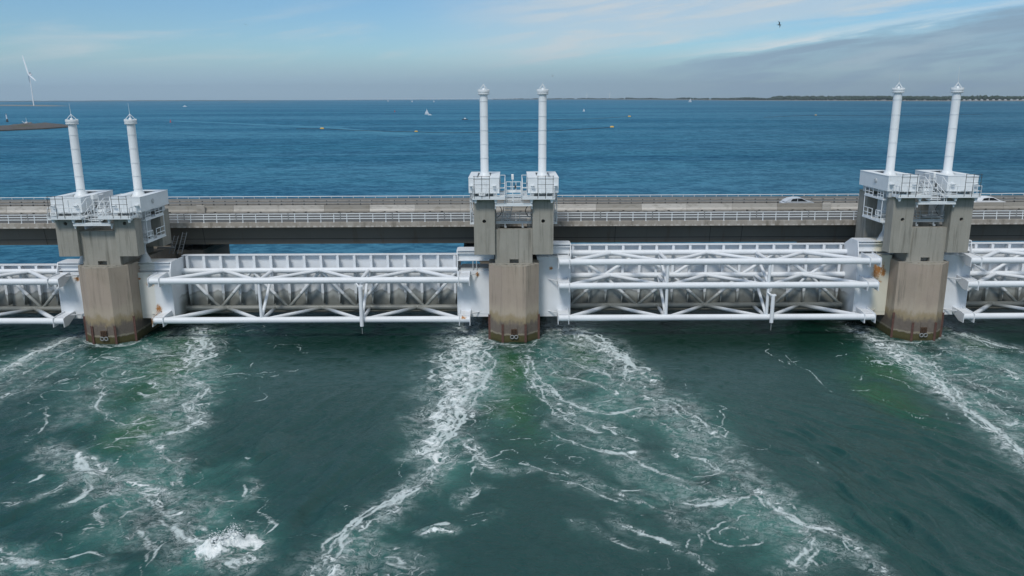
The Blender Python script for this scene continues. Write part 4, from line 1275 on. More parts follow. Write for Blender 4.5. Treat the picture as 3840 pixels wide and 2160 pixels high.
# ------------------------------------------------------------ steel gates
def gate(gx, zc, ztop, beams, label, pipe=None):
    """zc: chord heights, lowest first; beams: heights of the lifting beams left and right"""
    root = thing('steel_gate', label, 'gate', (gx, 87.6, 1.6), 'white steel lift gates between the piers')
    YN, YB, YS = 85.57, 90.9, 92.05
    m = MB()
    m.box(gx - 16.3, gx + 16.3, YS, YS + .1, 1.55, ztop)
    m.box(gx - 16.3, gx + 16.3, YS - .5, YS + .3, ztop, ztop + .07)
    m.box(gx - 16.3, gx + 16.3, YS - .6, YS - .002, 1.5, 1.62)
    m.build('skin_plate', 'gate_paint', root)
    for i in range(17):
        q = gx - 15.6 + i * 1.95
        m = MB()
        m.box(q - .03, q + .03, 91.3, YS - .004, 2.6, ztop - .004)
        m.prism([(q - .15, ztop - .01), (q - .15, 3.9), (q, 2.7), (q + .15, 3.9), (q + .15, ztop - .01)], 91.24, 91.3, 'y')
        m.build('rib', 'gate_paint', root)
    for z_ in zc:
        m = MB()
        m.tube((gx - 16.4, YN, z_), (gx + 16.4, YN, z_), .355, n=20)
        m.build('front_chord', 'gate_paint', root)
        m = MB()
        m.tube((gx - 16.2, YB, z_), (gx + 16.2, YB, z_), .33, n=18)
        m.build('rear_chord', 'gate_paint', root)
        for s in SIDES:
            # end piece of the chord, flange plates and gussets tying it to the end box
            m = MB()
            m.tube((gx + s * 16.43, YN, z_), (gx + s * 17.6, YN, z_), .40, n=6)
            for q in (16.42, 17.6):
                xx = gx + s * q
                m.prism([(YN - .46, z_ - .62), (YN - .46, z_ + .38), (YN + .1, z_ + .5), (87.62, z_ + .62), (87.62, z_ + .1), (YN + .45, z_ - .62)], xx - .03, xx + .03, 'x')
            a, b = sorted((gx + s * 16.45, gx + s * 17.57))
            m.box(a, b, YN + .1, 87.62, z_ + .36, z_ + .42)
            m.tube((gx + s * 17.6, 86.6, z_ + .35), (gx + s * 18.6, 87.62, z_ + .3), .06, n=6)
            m.build('chord_bracket', 'gate_paint', root)
        # level bracing between front and rear chords
        for (a, fa), (b, fb), r in (((-16.6, 0), (-11.2, 1), .25), ((-11.2, 1), (-5.75, 0), .21), ((-5.6, 0), (-5.6, 1), .2), ((-5.5, 0), (0, 1), .21),
                                    ((0, 1), (5.5, 0), .21), ((5.6, 0), (5.6, 1), .2), ((5.75, 0), (11.2, 1), .21), ((11.2, 1), (16.6, 0), .25)):
            m = MB()
            m.tube((gx + a, YB if fa else YN, z_), (gx + b, YB if fb else YN, z_), r, n=12)
            m.build('brace', 'gate_paint', root)
    # upright bracing
    k = len(zc)
    for j in range(k - 1):
        lo, hi = zc[j], zc[j + 1]
        for s in SIDES:
            m = MB()
            m.tube((gx + s * 5.6, YN, lo), (gx + s * 5.6, YN, hi), .17, n=12)
            m.build('strut', 'gate_paint', root)
            m = MB()
            m.tube((gx + s * 5.6, YN + .1, lo + .2), (gx + s * 5.6, YB - .1, hi - .1), .17, n=12)
            m.build('strut', 'gate_paint', root)
        top_nodes = (-16, -8, 0, 8, 16)
        low_nodes = (-12, -4, 4, 12)
        if k == 3 and j == 0:
            pairs = [(b, a) for b in low_nodes for a in (b - 4, b + 4)]          # middle chord nodes down to the lower chord
        else:
            pairs = [(b + d, b) for b in low_nodes for d in (-4, 4)]
        for a, b in pairs:
            m = MB()
            m.tube((gx + a, YB, hi), (gx + b, YB, lo), .19, n=12)
            m.build('diagonal', 'gate_paint', root)
    zb = zc[-1] + .52 if k == 2 else zc[-1] + .22
    for s, zbm in zip(SIDES, beams):
        a, b = sorted((gx + s * 16.2, gx + s * 19.9))
        m = MB()
        m.box(a, b, 87.6, 91.2, 2.0, zb)
        m.box(a, b, 87.57, 87.6, 2.42, 2.46)
        eb = m.build('end_box', 'gate_paint', root)
        m = MB()
        xx = gx + s * 16.14
        m.prism([(87.62, 2.05), (87.62, zb + .1), (88.1, zbm[0] - .02), (89.9, zbm[0] - .02), (92.0, ztop - .05), (92.0, 1.7)], xx - .055, xx + .055, 'x')
        m.build('side_plate', 'gate_paint', root)
        a, b = sorted((gx + s * 16.2, gx + s * 20.3))
        m = MB()
        zt_, zw = zbm
        m.box(a, b, 87.9, 90.0, zt_ - .1, zt_).box(a, b, 88.25, 88.35, zw - .05, zt_ - .1).box(a, b, 87.95, 89.9, zw - .15, zw - .05)
        m.box(a, b, 87.95, 88.25, zt_ - .38, zt_ - .28)
        m.tube((gx + s * 18.4, 88.26, (zt_ + zw) / 2), (gx + s * 18.4, 88.2, (zt_ + zw) / 2), .2, n=14)
        m.build('lifting_beam', 'gate_paint', root)
        m = MB()
        m.box(*(a + .3, b), 88.2, 91.0, zb + .0, zb + .18)
        m.tube((gx + s * 17.9, 88.0, zb + .1), (gx + s * 17.9, 88.0, zw - .15), .05, n=6)
        m.tube((gx + s * 18.3, 88.0, zb + .1), (gx + s * 18.3, 88.0, zw - .15), .05, n=6)
        m.build('seal_plate', 'pale_grey_paint', root)
    if pipe:
        m = MB()
        px_, z0, z1 = pipe
        m.tube((gx + px_, YN - .62, z0), (gx + px_, YN - .62, z1), .21, n=14)
        m.tube((gx + px_, YN - .62, z1 - .15), (gx + px_ - .5, YN - .2, z1 + .25), .1, n=8)
        m.box(gx + px_ - .3, gx + px_ + .3, YN - .75, YN - .3, z1 - .05, z1 + .1)
        m.tube((gx + px_, YN - .62, z0 - .9), (gx + px_, YN - .62, z0), .015, n=6)
        m.build('gauge_pipe', 'gate_paint', root)
    return root


LO, HI = 13.7, 15.62
P0 = pier(-45, LO, 'lower grey concrete pier on the left with two shorter white cylinders standing on it')
P1 = pier(0, HI, 'grey concrete pier in the middle of the barrier, seen straight on')
P2 = pier(45, HI, 'tall grey concrete pier on the right, beside the rust stained white box')
rl_, rh_ = [22.5, 21.0, 19.45, 18.0, 16.6], [25.9, 24.3, 22.8, 21.3, 19.8]
lift(-45, -1, LO, 23.64, rl_, 1.25, 'short white hydraulic cylinder in a steel housing, left one on the low left pier')
lift(-45, 1, LO, 23.64, rl_, 1.25, 'short white hydraulic cylinder in a steel housing, right one on the low left pier')
lift(0, -1, HI, 26.62, rh_, 0.12, 'tall white hydraulic cylinder above the number sign, left one on the middle pier')
lift(0, 1, HI, 26.62, rh_, 0.25, 'tall white hydraulic cylinder in a housing, right one on the middle pier')
lift(45, -1, HI, 26.62, rh_, 1.0, 'tall white hydraulic cylinder leaning outwards in view, left one on the right pier')
lift(45, 1, HI, 26.62, rh_, 1.7, 'tall white hydraulic cylinder with a long aerial, right one on the right pier')
g0 = gate(-67.5, (2.28, 6.77), 7.35, ((8.43, 7.63), (8.43, 7.63)), 'white two-tube truss gate cut off by the left edge, top of its plate lowest')
g1 = gate(-22.5, (2.28, 6.77), 8.42, ((8.43, 7.63), (9.64, 8.56)), 'white two-tube truss gate between the left and middle piers, with a long hanging pipe', (5.65, 1.7, 6.2))
g2 = gate(22.5, (2.36, 6.02, 8.69), 9.45, ((10.31, 9.33), (10.5, 9.43)), 'white three-tube truss gate between the middle and right piers, with a short hanging pipe', (6.0, 1.9, 5.0))
g3 = gate(67.5, (2.36, 6.02, 8.69), 9.45, ((10.5, 9.43), (10.5, 9.43)), 'white three-tube truss gate cut off by the right edge')
lift_rod(-45, -1, 8.43, LO, g0); lift_rod(-45, 1, 8.43, LO, g1)
lift_rod(0, -1, 9.64, HI, g1); lift_rod(0, 1, 10.31, HI, g2)
lift_rod(45, -1, 10.5, HI, g2); lift_rod(45, 1, 10.5, HI, g3)


def number_sign(x0, zd, text, label):
    root = thing('number_sign', label, 'sign', (x0, 83.93, zd + .3), 'number signs on the platform railings')
    m = MB()
    m.bevbox(x0 - .34, x0 + .34, 83.90, 83.93, zd + .28, zd + .66, .008)
    m.build('board', 'sign_white', root)
    cu = bpy.data.curves.new('lettering', 'FONT')
    cu.body = text
    cu.size = .32; cu.extrude = .006; cu.align_x = 'CENTER'; cu.align_y = 'CENTER'
    tmp = bpy.data.objects.new('tmp', cu)
    me_ = bpy.data.meshes.new_from_object(tmp)
    me_.name = 'lettering'
    me_.transform(Matrix.Rotation(math.pi / 2, 4, 'X'))
    me_.materials.clear(); me_.materials.append(MAT['letter_grey'])
    bpy.data.objects.remove(tmp)
    ob = bpy.data.objects.new('lettering', me_)
    COL.objects.link(ob)
    ob.parent = root
    ob.location = (0, -.034, .17)


number_sign(-3.33, HI + .32, 'Y04', 'small white number sign on the railing below the left cylinder of the middle pier')
number_sign(-48.7, LO + .32, 'Y05', 'small white number sign on the railing of the left pier')


def weather_post(px, zt, label, tilt):
    root = thing('instrument_post', label, 'post', (px - .1, 85.4, zt - .4), 'instrument posts between the cylinders')
    m = MB()
    m.tube((px - .1, 85.4, zt - .4), (px - .1, 85.4, zt + 2.3), .035, n=8)
    m.tube((px - .1, 85.4, zt + 1.35), (px + .15, 85.4, zt + 1.35), .02, n=6)
    m.build('pole', 'white_paint', root)
    m = MB()
    t = tilt
    m.hexa([(px - .22, 85.3, zt + 2.15), (px + .02, 85.3, zt + 2.15), (px + .02 + t, 85.5 + abs(t), zt + 2.2), (px - .22 + t, 85.5 + abs(t), zt + 2.2),
            (px - .24, 85.3, zt + 2.62), (px + .0, 85.3, zt + 2.62), (px + .0 + t, 85.5 + abs(t), zt + 2.7), (px - .24 + t, 85.5 + abs(t), zt + 2.7)])
    m.build('lamp_box', 'sign_white', root)
    m = MB()
    m.lathe(px + .18, 85.4, [(.03, zt + 1.15), (.09, zt + 1.2), (.09, zt + 1.5), (.03, zt + 1.6)], 10)
    m.tube((px + .18, 85.4, zt + 1.6), (px + .18, 85.4, zt + 1.75), .015, n=6)
    m.build('sensor', 'dark_steel', root)


weather_post(0, HI, 'thin post with a white box on top, between the two middle cylinders', 0)
weather_post(-45, LO, 'thin post with a tilted white box on top, between the left pier cylinders', .25)
weather_post(45, HI, 'thin post with a white box between the right pier cylinders', .2)

ORD = ('first', 'second', 'third', 'fourth', 'fifth', 'sixth', 'seventh', 'eighth', 'ninth', 'tenth')


def place_labels(objs, what, y, half):
    """labels for repeats along the bridge, counted from the piers as the photo shows them"""
    gaps_ = {}
    for o in sorted(objs, key=lambda q: q.location.x):
        xa = (o.location.x - CAMX) * 86.0 / y
        if abs(xa) > 59 + half:
            o['label'] = what + ', outside the picture'
            continue
        gaps_.setdefault(0 if xa < -45 else 1 if xa < 0 else 2 if xa < 45 else 3, []).append(o)
    names = {0: ('left edge of the photo', 'left pier'), 1: ('left pier', 'middle pier'), 2: ('middle pier', 'right pier'), 3: ('right pier', 'right edge of the photo')}
    for g_, L_ in gaps_.items():
        n_ = len(L_)
        for i_, o in enumerate(L_):
            if n_ == 1:
                o['label'] = '%s, between the %s and the %s' % (what, names[g_][0].split(' of')[0], names[g_][1].split(' of')[0])
            elif i_ < (n_ + 1) // 2:
                o['label'] = '%s, %s one right of the %s' % (what, ORD[i_], names[g_][0])
            else:
                o['label'] = '%s, %s one left of the %s' % (what, ORD[n_ - 1 - i_], names[g_][1])


# ------------------------------------------------------------ road bridge behind the gates
root = thing('road_bridge', 'long grey concrete road bridge running behind the piers', 'bridge', (0, 103, 8.8))
m = MB()
m.prism([(95.35, 11.13), (95.35, 11.72), (95.85, 11.72), (95.85, 11.35), (113.5, 11.35), (113.5, 12.38), (113.9, 12.38), (113.9, 11.13)], -100, 100, 'x')
m.build('deck', 'bridge_concrete', root)
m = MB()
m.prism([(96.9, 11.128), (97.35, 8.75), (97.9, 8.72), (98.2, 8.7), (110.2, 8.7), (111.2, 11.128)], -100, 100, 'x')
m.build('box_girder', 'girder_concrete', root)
m = MB()
m.box(-100, 100, 95.852, 113.498, 11.352, 11.6)
m.build('road', 'asphalt', kind='structure')
m = MB()
xx = -70.0
while xx < 72:
    m.box(xx, xx + .55, 96.42, 96.54, 11.604, 11.608)
    m.box(xx + .4, xx + .95, 104.35, 104.5, 11.604, 11.608)
    m.box(xx * 1.0, xx + .6, 109.0, 109.12, 11.604, 11.608)
    xx += 1.12
m.build('road_marking', 'line_paint', kind='structure')

# railing along the near edge, in four-post sections
SEC = 6.28
root = thing('bridge_railing', 'section of white three-bar railing along the near edge of the bridge', 'railing', (0, 95.6, 11.72), 'railing sections along the near edge of the bridge')
ORIG = origin_of(root)
for zz_, nm in ((1.0, 'rail'), (.7, 'rail'), (.4, 'rail')):
    m = MB()
    m.tube((-SEC / 2 + .06, 95.6, 11.72 + zz_), (SEC / 2 - .06, 95.6, 11.72 + zz_), .045, n=8)
    m.build(nm, 'white_paint', root)
post = None
for i in range(4):
    q = -SEC / 2 + SEC / 8 + i * SEC / 4
    m = MB()
    m.tube((q, 95.55, 11.70), (q, 95.62, 12.74), .045, n=8)
    m.box(q - .08, q + .08, 95.45, 95.65, 11.72, 11.75)
    m.build('post', 'white_paint', root)
m = MB()
m.tube((SEC / 2, 95.6, 12.02), (SEC / 2, 95.6, 12.78), .045, n=8)
m.build('joint_post', 'galvanised', root)
secs = []
for k in range(-11, 12):
    o = root if k == 0 else copy_tree(root)
    o.location.x = k * SEC + 1.1
    secs.append(o)
place_labels(secs, 'white three-bar bridge railing section', 95.6, 3)

# concrete safety barrier between the two carriageways
SEG = 6.0
m = MB()
gaps = [(-1.15, -.85), (.45, .75)]
xs_ = [-SEG / 2 + .015] + [v for g_ in gaps for v in g_] + [SEG / 2 - .015]
for a, b in zip(xs_[0::2], xs_[1::2]):
    m.box(a, b, 104.95, 105.55, 11.60, 11.71)
m.prism([(104.95, 11.71), (104.97, 11.78), (105.13, 12.0), (105.18, 12.52), (105.32, 12.52), (105.37, 12.0), (105.53, 11.78), (105.55, 11.71)], -SEG / 2 + .015, SEG / 2 - .015, 'x')
seg = m.build('concrete_barrier', 'barrier_concrete')
tag(seg, 'grey concrete safety barrier segment between the two road lanes', 'barrier', 'concrete barrier segments on the bridge')
for v_ in seg.data.vertices:
    v_.co.y -= 105.25; v_.co.z -= 11.6
walls = []
for k in range(-12, 13):
    o = seg if k == -12 else seg.copy()
    if k != -12:
        COL.objects.link(o)
    o.location = (k * SEG + 2.0, 105.25, 11.6)
    walls.append(o)
place_labels(walls, 'grey concrete barrier segment', 105, 3)
for xc, lb in ((-41.2, 'pale square concrete cover against the barrier, just right of the left pier'), (41.4, 'pale square concrete cover against the barrier, just left of the right pier')):
    m = MB()
    m.bevbox(xc - .55, xc + .55, 104.72, 104.93, 11.6, 12.62, .06)
    tag(recentre(m.build('barrier_cover', 'sign_white' if False else 'barrier_concrete')), lb, 'cover')

# steel guard rail along the far lane
root = thing('guard_rail', 'section of low grey steel guard rail along the far lane of the bridge', 'guard rail', (0, 110.6, 11.6), 'guard rail sections along the far lane')
m = MB()
for zz_ in (12.2, 12.62):
    m.prism([(110.5, zz_ - .14), (110.56, zz_ - .07), (110.5, zz_), (110.56, zz_ + .07), (110.5, zz_ + .14), (110.6, zz_ + .14), (110.6, zz_ - .14)], -6.27, 6.27, 'x')
m.build('beam', 'galvanised', root)
for i in range(8):
    q = -6.28 + .785 + i * 1.57
    m = MB()
    m.box(q - .06, q + .06, 110.602, 110.75, 11.6, 12.7)
    m.build('post', 'dark_steel', root)
secs = []
for k in range(-6, 7):
    o = root if k == 0 else copy_tree(root)
    o.location.x = k * 12.56
    secs.append(o)
place_labels(secs, 'grey steel guard rail section', 110, 6)
root = thing('far_handrail', 'section of thin white handrail on the far edge of the bridge', 'railing', (0, 113.7, 12.38), 'handrail sections on the far edge of the bridge')
m = MB()
m.tube((-6.28, 113.7, 12.66), (6.28, 113.7, 12.66), .05, n=8)
m.build('rail', 'white_paint', root)
for i in range(8):
    q = -6.28 + .785 + i * 1.57
    m = MB()
    m.tube((q, 113.7, 12.38), (q, 113.7, 12.64), .035, n=6)
    m.build('post', 'white_paint', root)
secs = []
for k in range(-6, 7):
    o = root if k == 0 else copy_tree(root)
    o.location.x = k * 12.56
    secs.append(o)
place_labels(secs, 'thin white far handrail section', 113.7, 6)



def car(x, y, matname, label):
    root = thing('car', label, 'car', (x, y, 11.6))
    L, Wd = 4.3, .88
    z = 11.6
    body = [(-2.15, .38), (-2.12, .72), (-1.75, .90), (-1.0, .98), (1.2, .96), (1.95, .84), (2.15, .62), (2.15, .35), (1.7, .22), (-1.8, .22)]
    m = MB()
    vs = []
    for s_, ww in ((-1, Wd), (1, Wd)):
        for a, b in body:
            vs.append((x + a, y + s_ * ww, z + b))
    n = len(body)
    m.add(vs, [tuple(range(n))[::-1], tuple(range(n, 2 * n))] + [(i, (i + 1) % n, n + (i + 1) % n, n + i) for i in range(n)])
    bd = m.build('body', matname, root)
    m = MB()
    prof = [(-1.9, .93), (-1.2, 1.32), (-.5, 1.44), (.3, 1.42), (1.35, .95)]
    n = len(prof)
    vs = [(x + a, y - (Wd - .04 - .2 * (b - .93)), z + b) for a, b in prof] + [(x + a, y + (Wd - .04 - .2 * (b - .93)), z + b) for a, b in prof]
    m.add(vs, [tuple(range(n))[::-1], tuple(range(n, 2 * n))] + [(i, (i + 1) % n, n + (i + 1) % n, n + i) for i in range(n)])
    m.build('cabin', matname, root)
    m = MB()
    for s_ in SIDES:
        for q in ([(-1.15, .98), (-.95, 1.28), (-.3, 1.36), (-.3, .98)], [(-.2, .98), (-.2, 1.36), (.28, 1.35), (1.05, .98)]):
            yy = y + s_ * (Wd - .01)
            m.prism([(x + a, z + b) for a, b in q], yy - .03 - .05, yy - .03, 'y') if s_ > 0 else m.prism([(x + a, z + b) for a, b in q], yy, yy + .05, 'y')
    m.build('window', 'car_glass', root)
    for a in (-1.35, 1.35):
        for s_ in SIDES:
            m = MB()
            m.tube((x + a, y + s_ * (Wd - .2), z + .32), (x + a, y + s_ * (Wd + .01), z + .32), .32, n=18)
            wh = m.build('wheel', 'tyre', root)
            m = MB()
            m.tube((x + a, y + s_ * (Wd + .012), z + .32), (x + a, y + s_ * (Wd + .02), z + .32), .2, n=14)
            m.build('rim', 'galvanised', wh)
    return root


car(38.4, 107.4, 'car_silver', 'silver car on the bridge, just left of the right pier')
car(64.1, 107.4, 'car_white', 'white car on the bridge, half hidden behind the right pier')

# ------------------------------------------------------------ far water: boats, buoys, dam, turbine, shores
def wind_turbine(x, y, hub, blade, angs, label, red=True, r0=2.4):
    root = thing('wind_turbine', label, 'wind turbine', (x, y, 0), 'wind turbines on the far shores')
    m = MB()
    m.tube((x, y, 0), (x, y, hub - 1.5), r0, r0 * .55, n=16)
    m.build('tower', 'turbine_white', root)
    m = MB()
    m.tube((x, y - hub * .05, hub), (x, y + hub * .07, hub), hub * .03, hub * .034, n=12)
    m.tube((x - hub * .05, y + hub * .01, hub - hub * .01), (x + hub * .06, y + hub * .01, hub - hub * .012), hub * .024, hub * .02, n=10)
    m.tube((x, y - hub * .075, hub), (x, y - hub * .05, hub), hub * .012, hub * .025, n=12)
    nc = m.build('nacelle', 'turbine_white', root)
    if red:
        m = MB()
        m.box(x - hub * .012, x + hub * .012, y + hub * .02, y + hub * .05, hub * 1.027, hub * 1.06)
        m.build('light', 'turbine_red', nc)
    for (ex, ez, ey) in angs:
        tip = Vector((x + ex, y + ey, hub + ez))
        hubp = Vector((x, y - hub * .06, hub))
        d = (tip - hubp)
        side = Vector((0, 1, 0)).cross(d).normalized()
        m = MB()
        vs = []
        for t, w, th in ((0, 1.0, 1.2), (.12, 1.5, 1.0), (.3, 1.8, .6), (.65, 1.5, .35), (1, .9, .15)):
            c = hubp + d * t
            k = hub / 125.0 * 1.7
            sy = Vector((0, th * .5 * k, 0)); sx_ = side * w * k
            vs += [c + sx_ + sy, c - sx_ + sy, c - sx_ - sy, c + sx_ - sy]
        fs = [(0, 1, 2, 3), (16, 19, 18, 17)]
        for i in range(4):
            for j in range(4):
                fs.append((i * 4 + j, i * 4 + (j + 1) % 4, i * 4 + 4 + (j + 1) % 4, i * 4 + 4 + j))
        m.add(vs, fs, False)
        m.build('blade', 'turbine_white', root)
    return root


wind_turbine(-2062, 3545, 131.6, 80, ((-19, 78, 0), (46, -27, -40), (-27, -34, 40)), 'white wind turbine standing on the sand spit at the far left')
wind_turbine(1060, 11300, 66, 30, ((-6, 33, 0), (30, -10, 0), (-24, -22, 0)), 'tiny wind turbine on the far shore, left one of the pair near the middle cylinders', False, 3.5)
wind_turbine(1372, 11300, 70, 30, ((10, 32, 0), (23, -24, 0), (-33, -5, 0)), 'tiny wind turbine on the far shore, right one of the pair near the middle cylinders', False, 3.5)


def ridge(name, pts, width, height, mat, seed=1, rag=0.35, step=None, **kw):
    """low bank of land: a ragged ridge along a line of points"""
    P_ = []
    for (x0, y0), (x1, y1) in zip(pts[:-1], pts[1:]):
        L = math.hypot(x1 - x0, y1 - y0)
        k = max(1, int(L / (step or width * .3)))
        for i in range(k):
            P_.append((x0 + (x1 - x0) * i / k, y0 + (y1 - y0) * i / k))
    P_.append(pts[-1])
    rnd = random.Random(seed)
    prof = ((-.5, -.15), (-.36, .38), (-.2, .82), (-.05, 1.0), (.1, 1.0), (.3, .6), (.5, -.15))
    vs, fs = [], []
    n = len(prof)
    for i, (a, b) in enumerate(P_):
        q = P_[min(i + 1, len(P_) - 1)]; p = P_[max(i - 1, 0)]
        d = Vector((q[0] - p[0], q[1] - p[1], 0)).normalized()
        nr = Vector((-d.y, d.x, 0))
        t = i / (len(P_) - 1)
        tap = min(1, (1 - t) * len(P_) * .12 + .02) if kw.get('taper', True) else 1
        for u, v in prof:
            j = 1 + rnd.uniform(-rag, rag)
            c = Vector((a, b, 0)) + nr * (u * width * (.35 + .65 * tap) * (1 + rnd.uniform(-.05, .05)))
            vs.append((c.x, c.y, v * height * tap * (j if v > 0 else 1)))
    for i in range(len(P_) - 1):
        for j in range(n - 1):
            fs.append((i * n + j, i * n + j + 1, (i + 1) * n + j + 1, (i + 1) * n + j))
    m = MB()
    m.add(vs, fs, False)
    return m.build(name, mat, kind='structure')


ridge('breakwater', [(-700, 560), (-560, 615), (-470, 688), (-450, 745), (-455, 800), (-460, 835)], 62, 3.9, 'dyke_stone', 3, .22, step=5)
ridge('sand_spit', [(-4200, 4300), (-2700, 4000), (-2250, 3780), (-1980, 3500), (-1840, 3330)], 260, 3.0, 'beach_sand', 5, .15, step=60)
ridge('sand_bank', [(-2150, 6600), (-1900, 6500), (-1640, 6450)], 120, 2.0, 'beach_sand', 6, .2, step=60)
ridge('far_coast', [(-9500, 12600), (-6000, 12500), (-3200, 12700)], 300, 7, 'woodland', 8, .3, step=160)
# shore on the right: nearer and higher towards the right edge
shore = [(6200, 3300), (4300, 3560), (3000, 3800), (2207, 4060), (1950, 4700), (1668, 5800), (1500, 7700), (900, 10400), (0, 11900), (-350, 12300)]


def off(pts, k):
    o = []
    for i, p in enumerate(pts):
        a = pts[max(0, i - 1)]; b = pts[min(len(pts) - 1, i + 1)]
        d = Vector((b[0] - a[0], b[1] - a[1], 0)).normalized()
        o.append((p[0] + d.y * k, p[1] - d.x * k))
    return o


m = MB()
A0, B0 = shore, off(shore, 900)
n = len(shore)
m.add([(x_, y_, -.3) for x_, y_ in A0] + [(x_ + (b[0] - x_) * .03, y_ + (b[1] - y_) * .03, 3.0) for (x_, y_), b in zip(A0, B0)] + [(x_, y_, 4.0) for x_, y_ in B0],
      [(i, i + 1, n + i + 1, n + i) for i in range(n - 1)] + [(n + i, n + i + 1, 2 * n + i + 1, 2 * n + i) for i in range(n - 1)])
m.build('far_shore', 'beach_sand', kind='structure')
# woods behind the beach: thousands of crowns that read as one dark belt
rnd = random.Random(21)
m = MB()
B1 = off(shore, 130)
ico = [(0, 0, 1), (.89, 0, .45), (.28, .85, .45), (-.72, .53, .45), (-.72, -.53, .45), (.28, -.85, .45), (.72, .53, -.45), (-.28, .85, -.45), (-.89, 0, -.45), (-.28, -.85, -.45), (.72, -.53, -.45), (0, 0, -1)]
icf = [(0, 1, 2), (0, 2, 3), (0, 3, 4), (0, 4, 5), (0, 5, 1), (1, 6, 2), (2, 6, 7), (2, 7, 3), (3, 7, 8), (3, 8, 4), (4, 8, 9), (4, 9, 5), (5, 9, 10), (5, 10, 1), (1, 10, 6), (11, 7, 6), (11, 8, 7), (11, 9, 8), (11, 10, 9), (11, 6, 10)]
total = 0
for i in range(n - 1):
    (x0, y0), (x1, y1) = B1[i], B1[i + 1]
    L = math.hypot(x1 - x0, y1 - y0)
    k = int(L / 9)
    for j in range(k):
        t = (j + rnd.random()) / k
        a = x0 + (x1 - x0) * t; b = y0 + (y1 - y0) * t
        f = (i + t) / (n - 1)
        hgt = 21 if f < .62 else 21 - 11 * (f - .62) / .38
        clump = .5 + .8 * (math.sin(a * .011) * math.sin(b * .0063 + 1) * .5 + .5)
        if 4 <= i <= 5:
            clump *= .9
        if rnd.random() < (.05 if f < .6 else .35):
            continue
        depth = rnd.uniform(0, 110)
        hh = hgt * clump * rnd.uniform(.75, 1.1)
        w = rnd.uniform(7, 14)
        m.add([(a + ux * w, b + depth + uy * w, 2 + hh * (.5 + .5 * uz)) for ux, uy, uz in ico], icf, True)
# a long wooded dune rising behind
for q in range(420):
    t = rnd.random()
    a = 1830 + t * 1500; b = 5900 - t * 1200 + rnd.uniform(0, 160)
    hh = 34 * min(1, t * 14) * (1 - .35 * t) * rnd.uniform(.85, 1.05)
    w = rnd.uniform(14, 24)
    m.add([(a + ux * w, b + uy * w, hh * (.5 + .5 * uz)) for ux, uy, uz in ico], icf, True)
m.build('far_woods', 'woodland', kind='stuff')

# white beach houses at the right edge
for i in range(15):
    t = i / 14
    hx = 2240 + t * 340; hy = 4135 - t * 125
    root = thing('beach_house', ('tiny white beach house on the far shore, %s from the right pier cylinder' % ORD[i]) if i < 8 else ('tiny white beach house on the far shore, %s from the right edge' % ORD[14 - i]), 'beach house', (hx, hy, 3), 'white beach houses on the far right shore')
    m = MB(); m.box(hx - 5, hx + 5, hy, hy + 8, 2.5, 6.5); m.build('wall', 'house_white', root)
    m = MB(); m.prism([(hx - 5.6, 6.5), (hx + 5.6, 6.5), (hx, 9.8)], hy - .5, hy + 8.5, 'y'); m.build('roof', 'house_white', root)

# long low bridge on the horizon
root = thing('long_bridge', 'faint white many-pillared bridge low on the horizon left of the middle cylinders', 'bridge', (-950, 11800, 0))
m = MB()
m.box(-2500, 150, 11795, 11805, 15, 17.5)
m.build('deck', 'turbine_white', root)
first = None
for i in range(44):
    m = MB()
    xx = -2440 + i * 59
    m.hexa([(xx - 6, 11796, -1), (xx + 6, 11796, -1), (xx + 6, 11804, -1), (xx - 6, 11804, -1), (xx - 10, 11796, 15), (xx + 10, 11796, 15), (xx + 10, 11804, 15), (xx - 10, 11804, 15)])
    m.build('pillar', 'house_white', root)


def sailboat(x, y, H_, lean, label, sail=True):
    root = thing('sailing_boat', label, 'sailing boat', (x, y, 0), 'sailing boats on the far water')
    L = H_ * .75
    m = MB()
    hull = [(-L / 2, 0, .12), (-L * .3, L * .11, .1), (L * .1, L * .13, .1), (L * .5, 0, .15), (L * .1, -L * .13, .1), (-L * .3, -L * .11, .1)]
    vs = [(x + a * .9, y + b * .5, -.2) for a, b, c in hull] + [(x + a, y + b, c * H_) for a, b, c in hull]
    m.add(vs, [(0, 1, 2, 3, 4, 5), (6, 7, 8, 9, 10, 11)] + [(i, (i + 1) % 6, 6 + (i + 1) % 6, 6 + i) for i in range(6)])
    m.build('hull', 'hull_white', root)
    m = MB()
    m.tube((x, y, 0), (x + lean, y, H_), .012 * H_, n=6)
    m.build('mast', 'hull_white', root)
    if sail:
        for a, b, nm in ((.30, .95, 'mainsail'), (-.36, .8, 'jib')):
            m = MB()
            w = .018 * H_
            p = [(x + .02 * H_, y, .16 * H_), (x + a * H_, y + .06 * H_, .16 * H_), (x + lean * b, y, b * H_)]
            m.add([(q[0], q[1] - w, q[2]) for q in p] + [(q[0], q[1] + w, q[2]) for q in p], [(0, 1, 2), (3, 5, 4), (0, 1, 4, 3), (1, 2, 5, 4), (2, 0, 3, 5)])
            m.build(nm, 'sail_cloth', root)
    return root


sailboat(-135, 1322, 10.0, -.4, 'nearest white sailing boat, left of the middle cylinders')
sailboat(-962, 6455, 17, 0, 'distant white sail low under the long bridge, leftmost of three')
sailboat(-652, 5448, 16, 0, 'distant white sail under the long bridge, middle of three')
sailboat(-496, 5330, 14, 0, 'distant white sail under the long bridge, rightmost of three')
sailboat(935, 4249, 22, 2, 'white sail in front of the dark wooded shore, right of the middle pier')
sailboat(141, 1563, 6, 0, 'tiny pale sail just right of the middle pier cylinders')


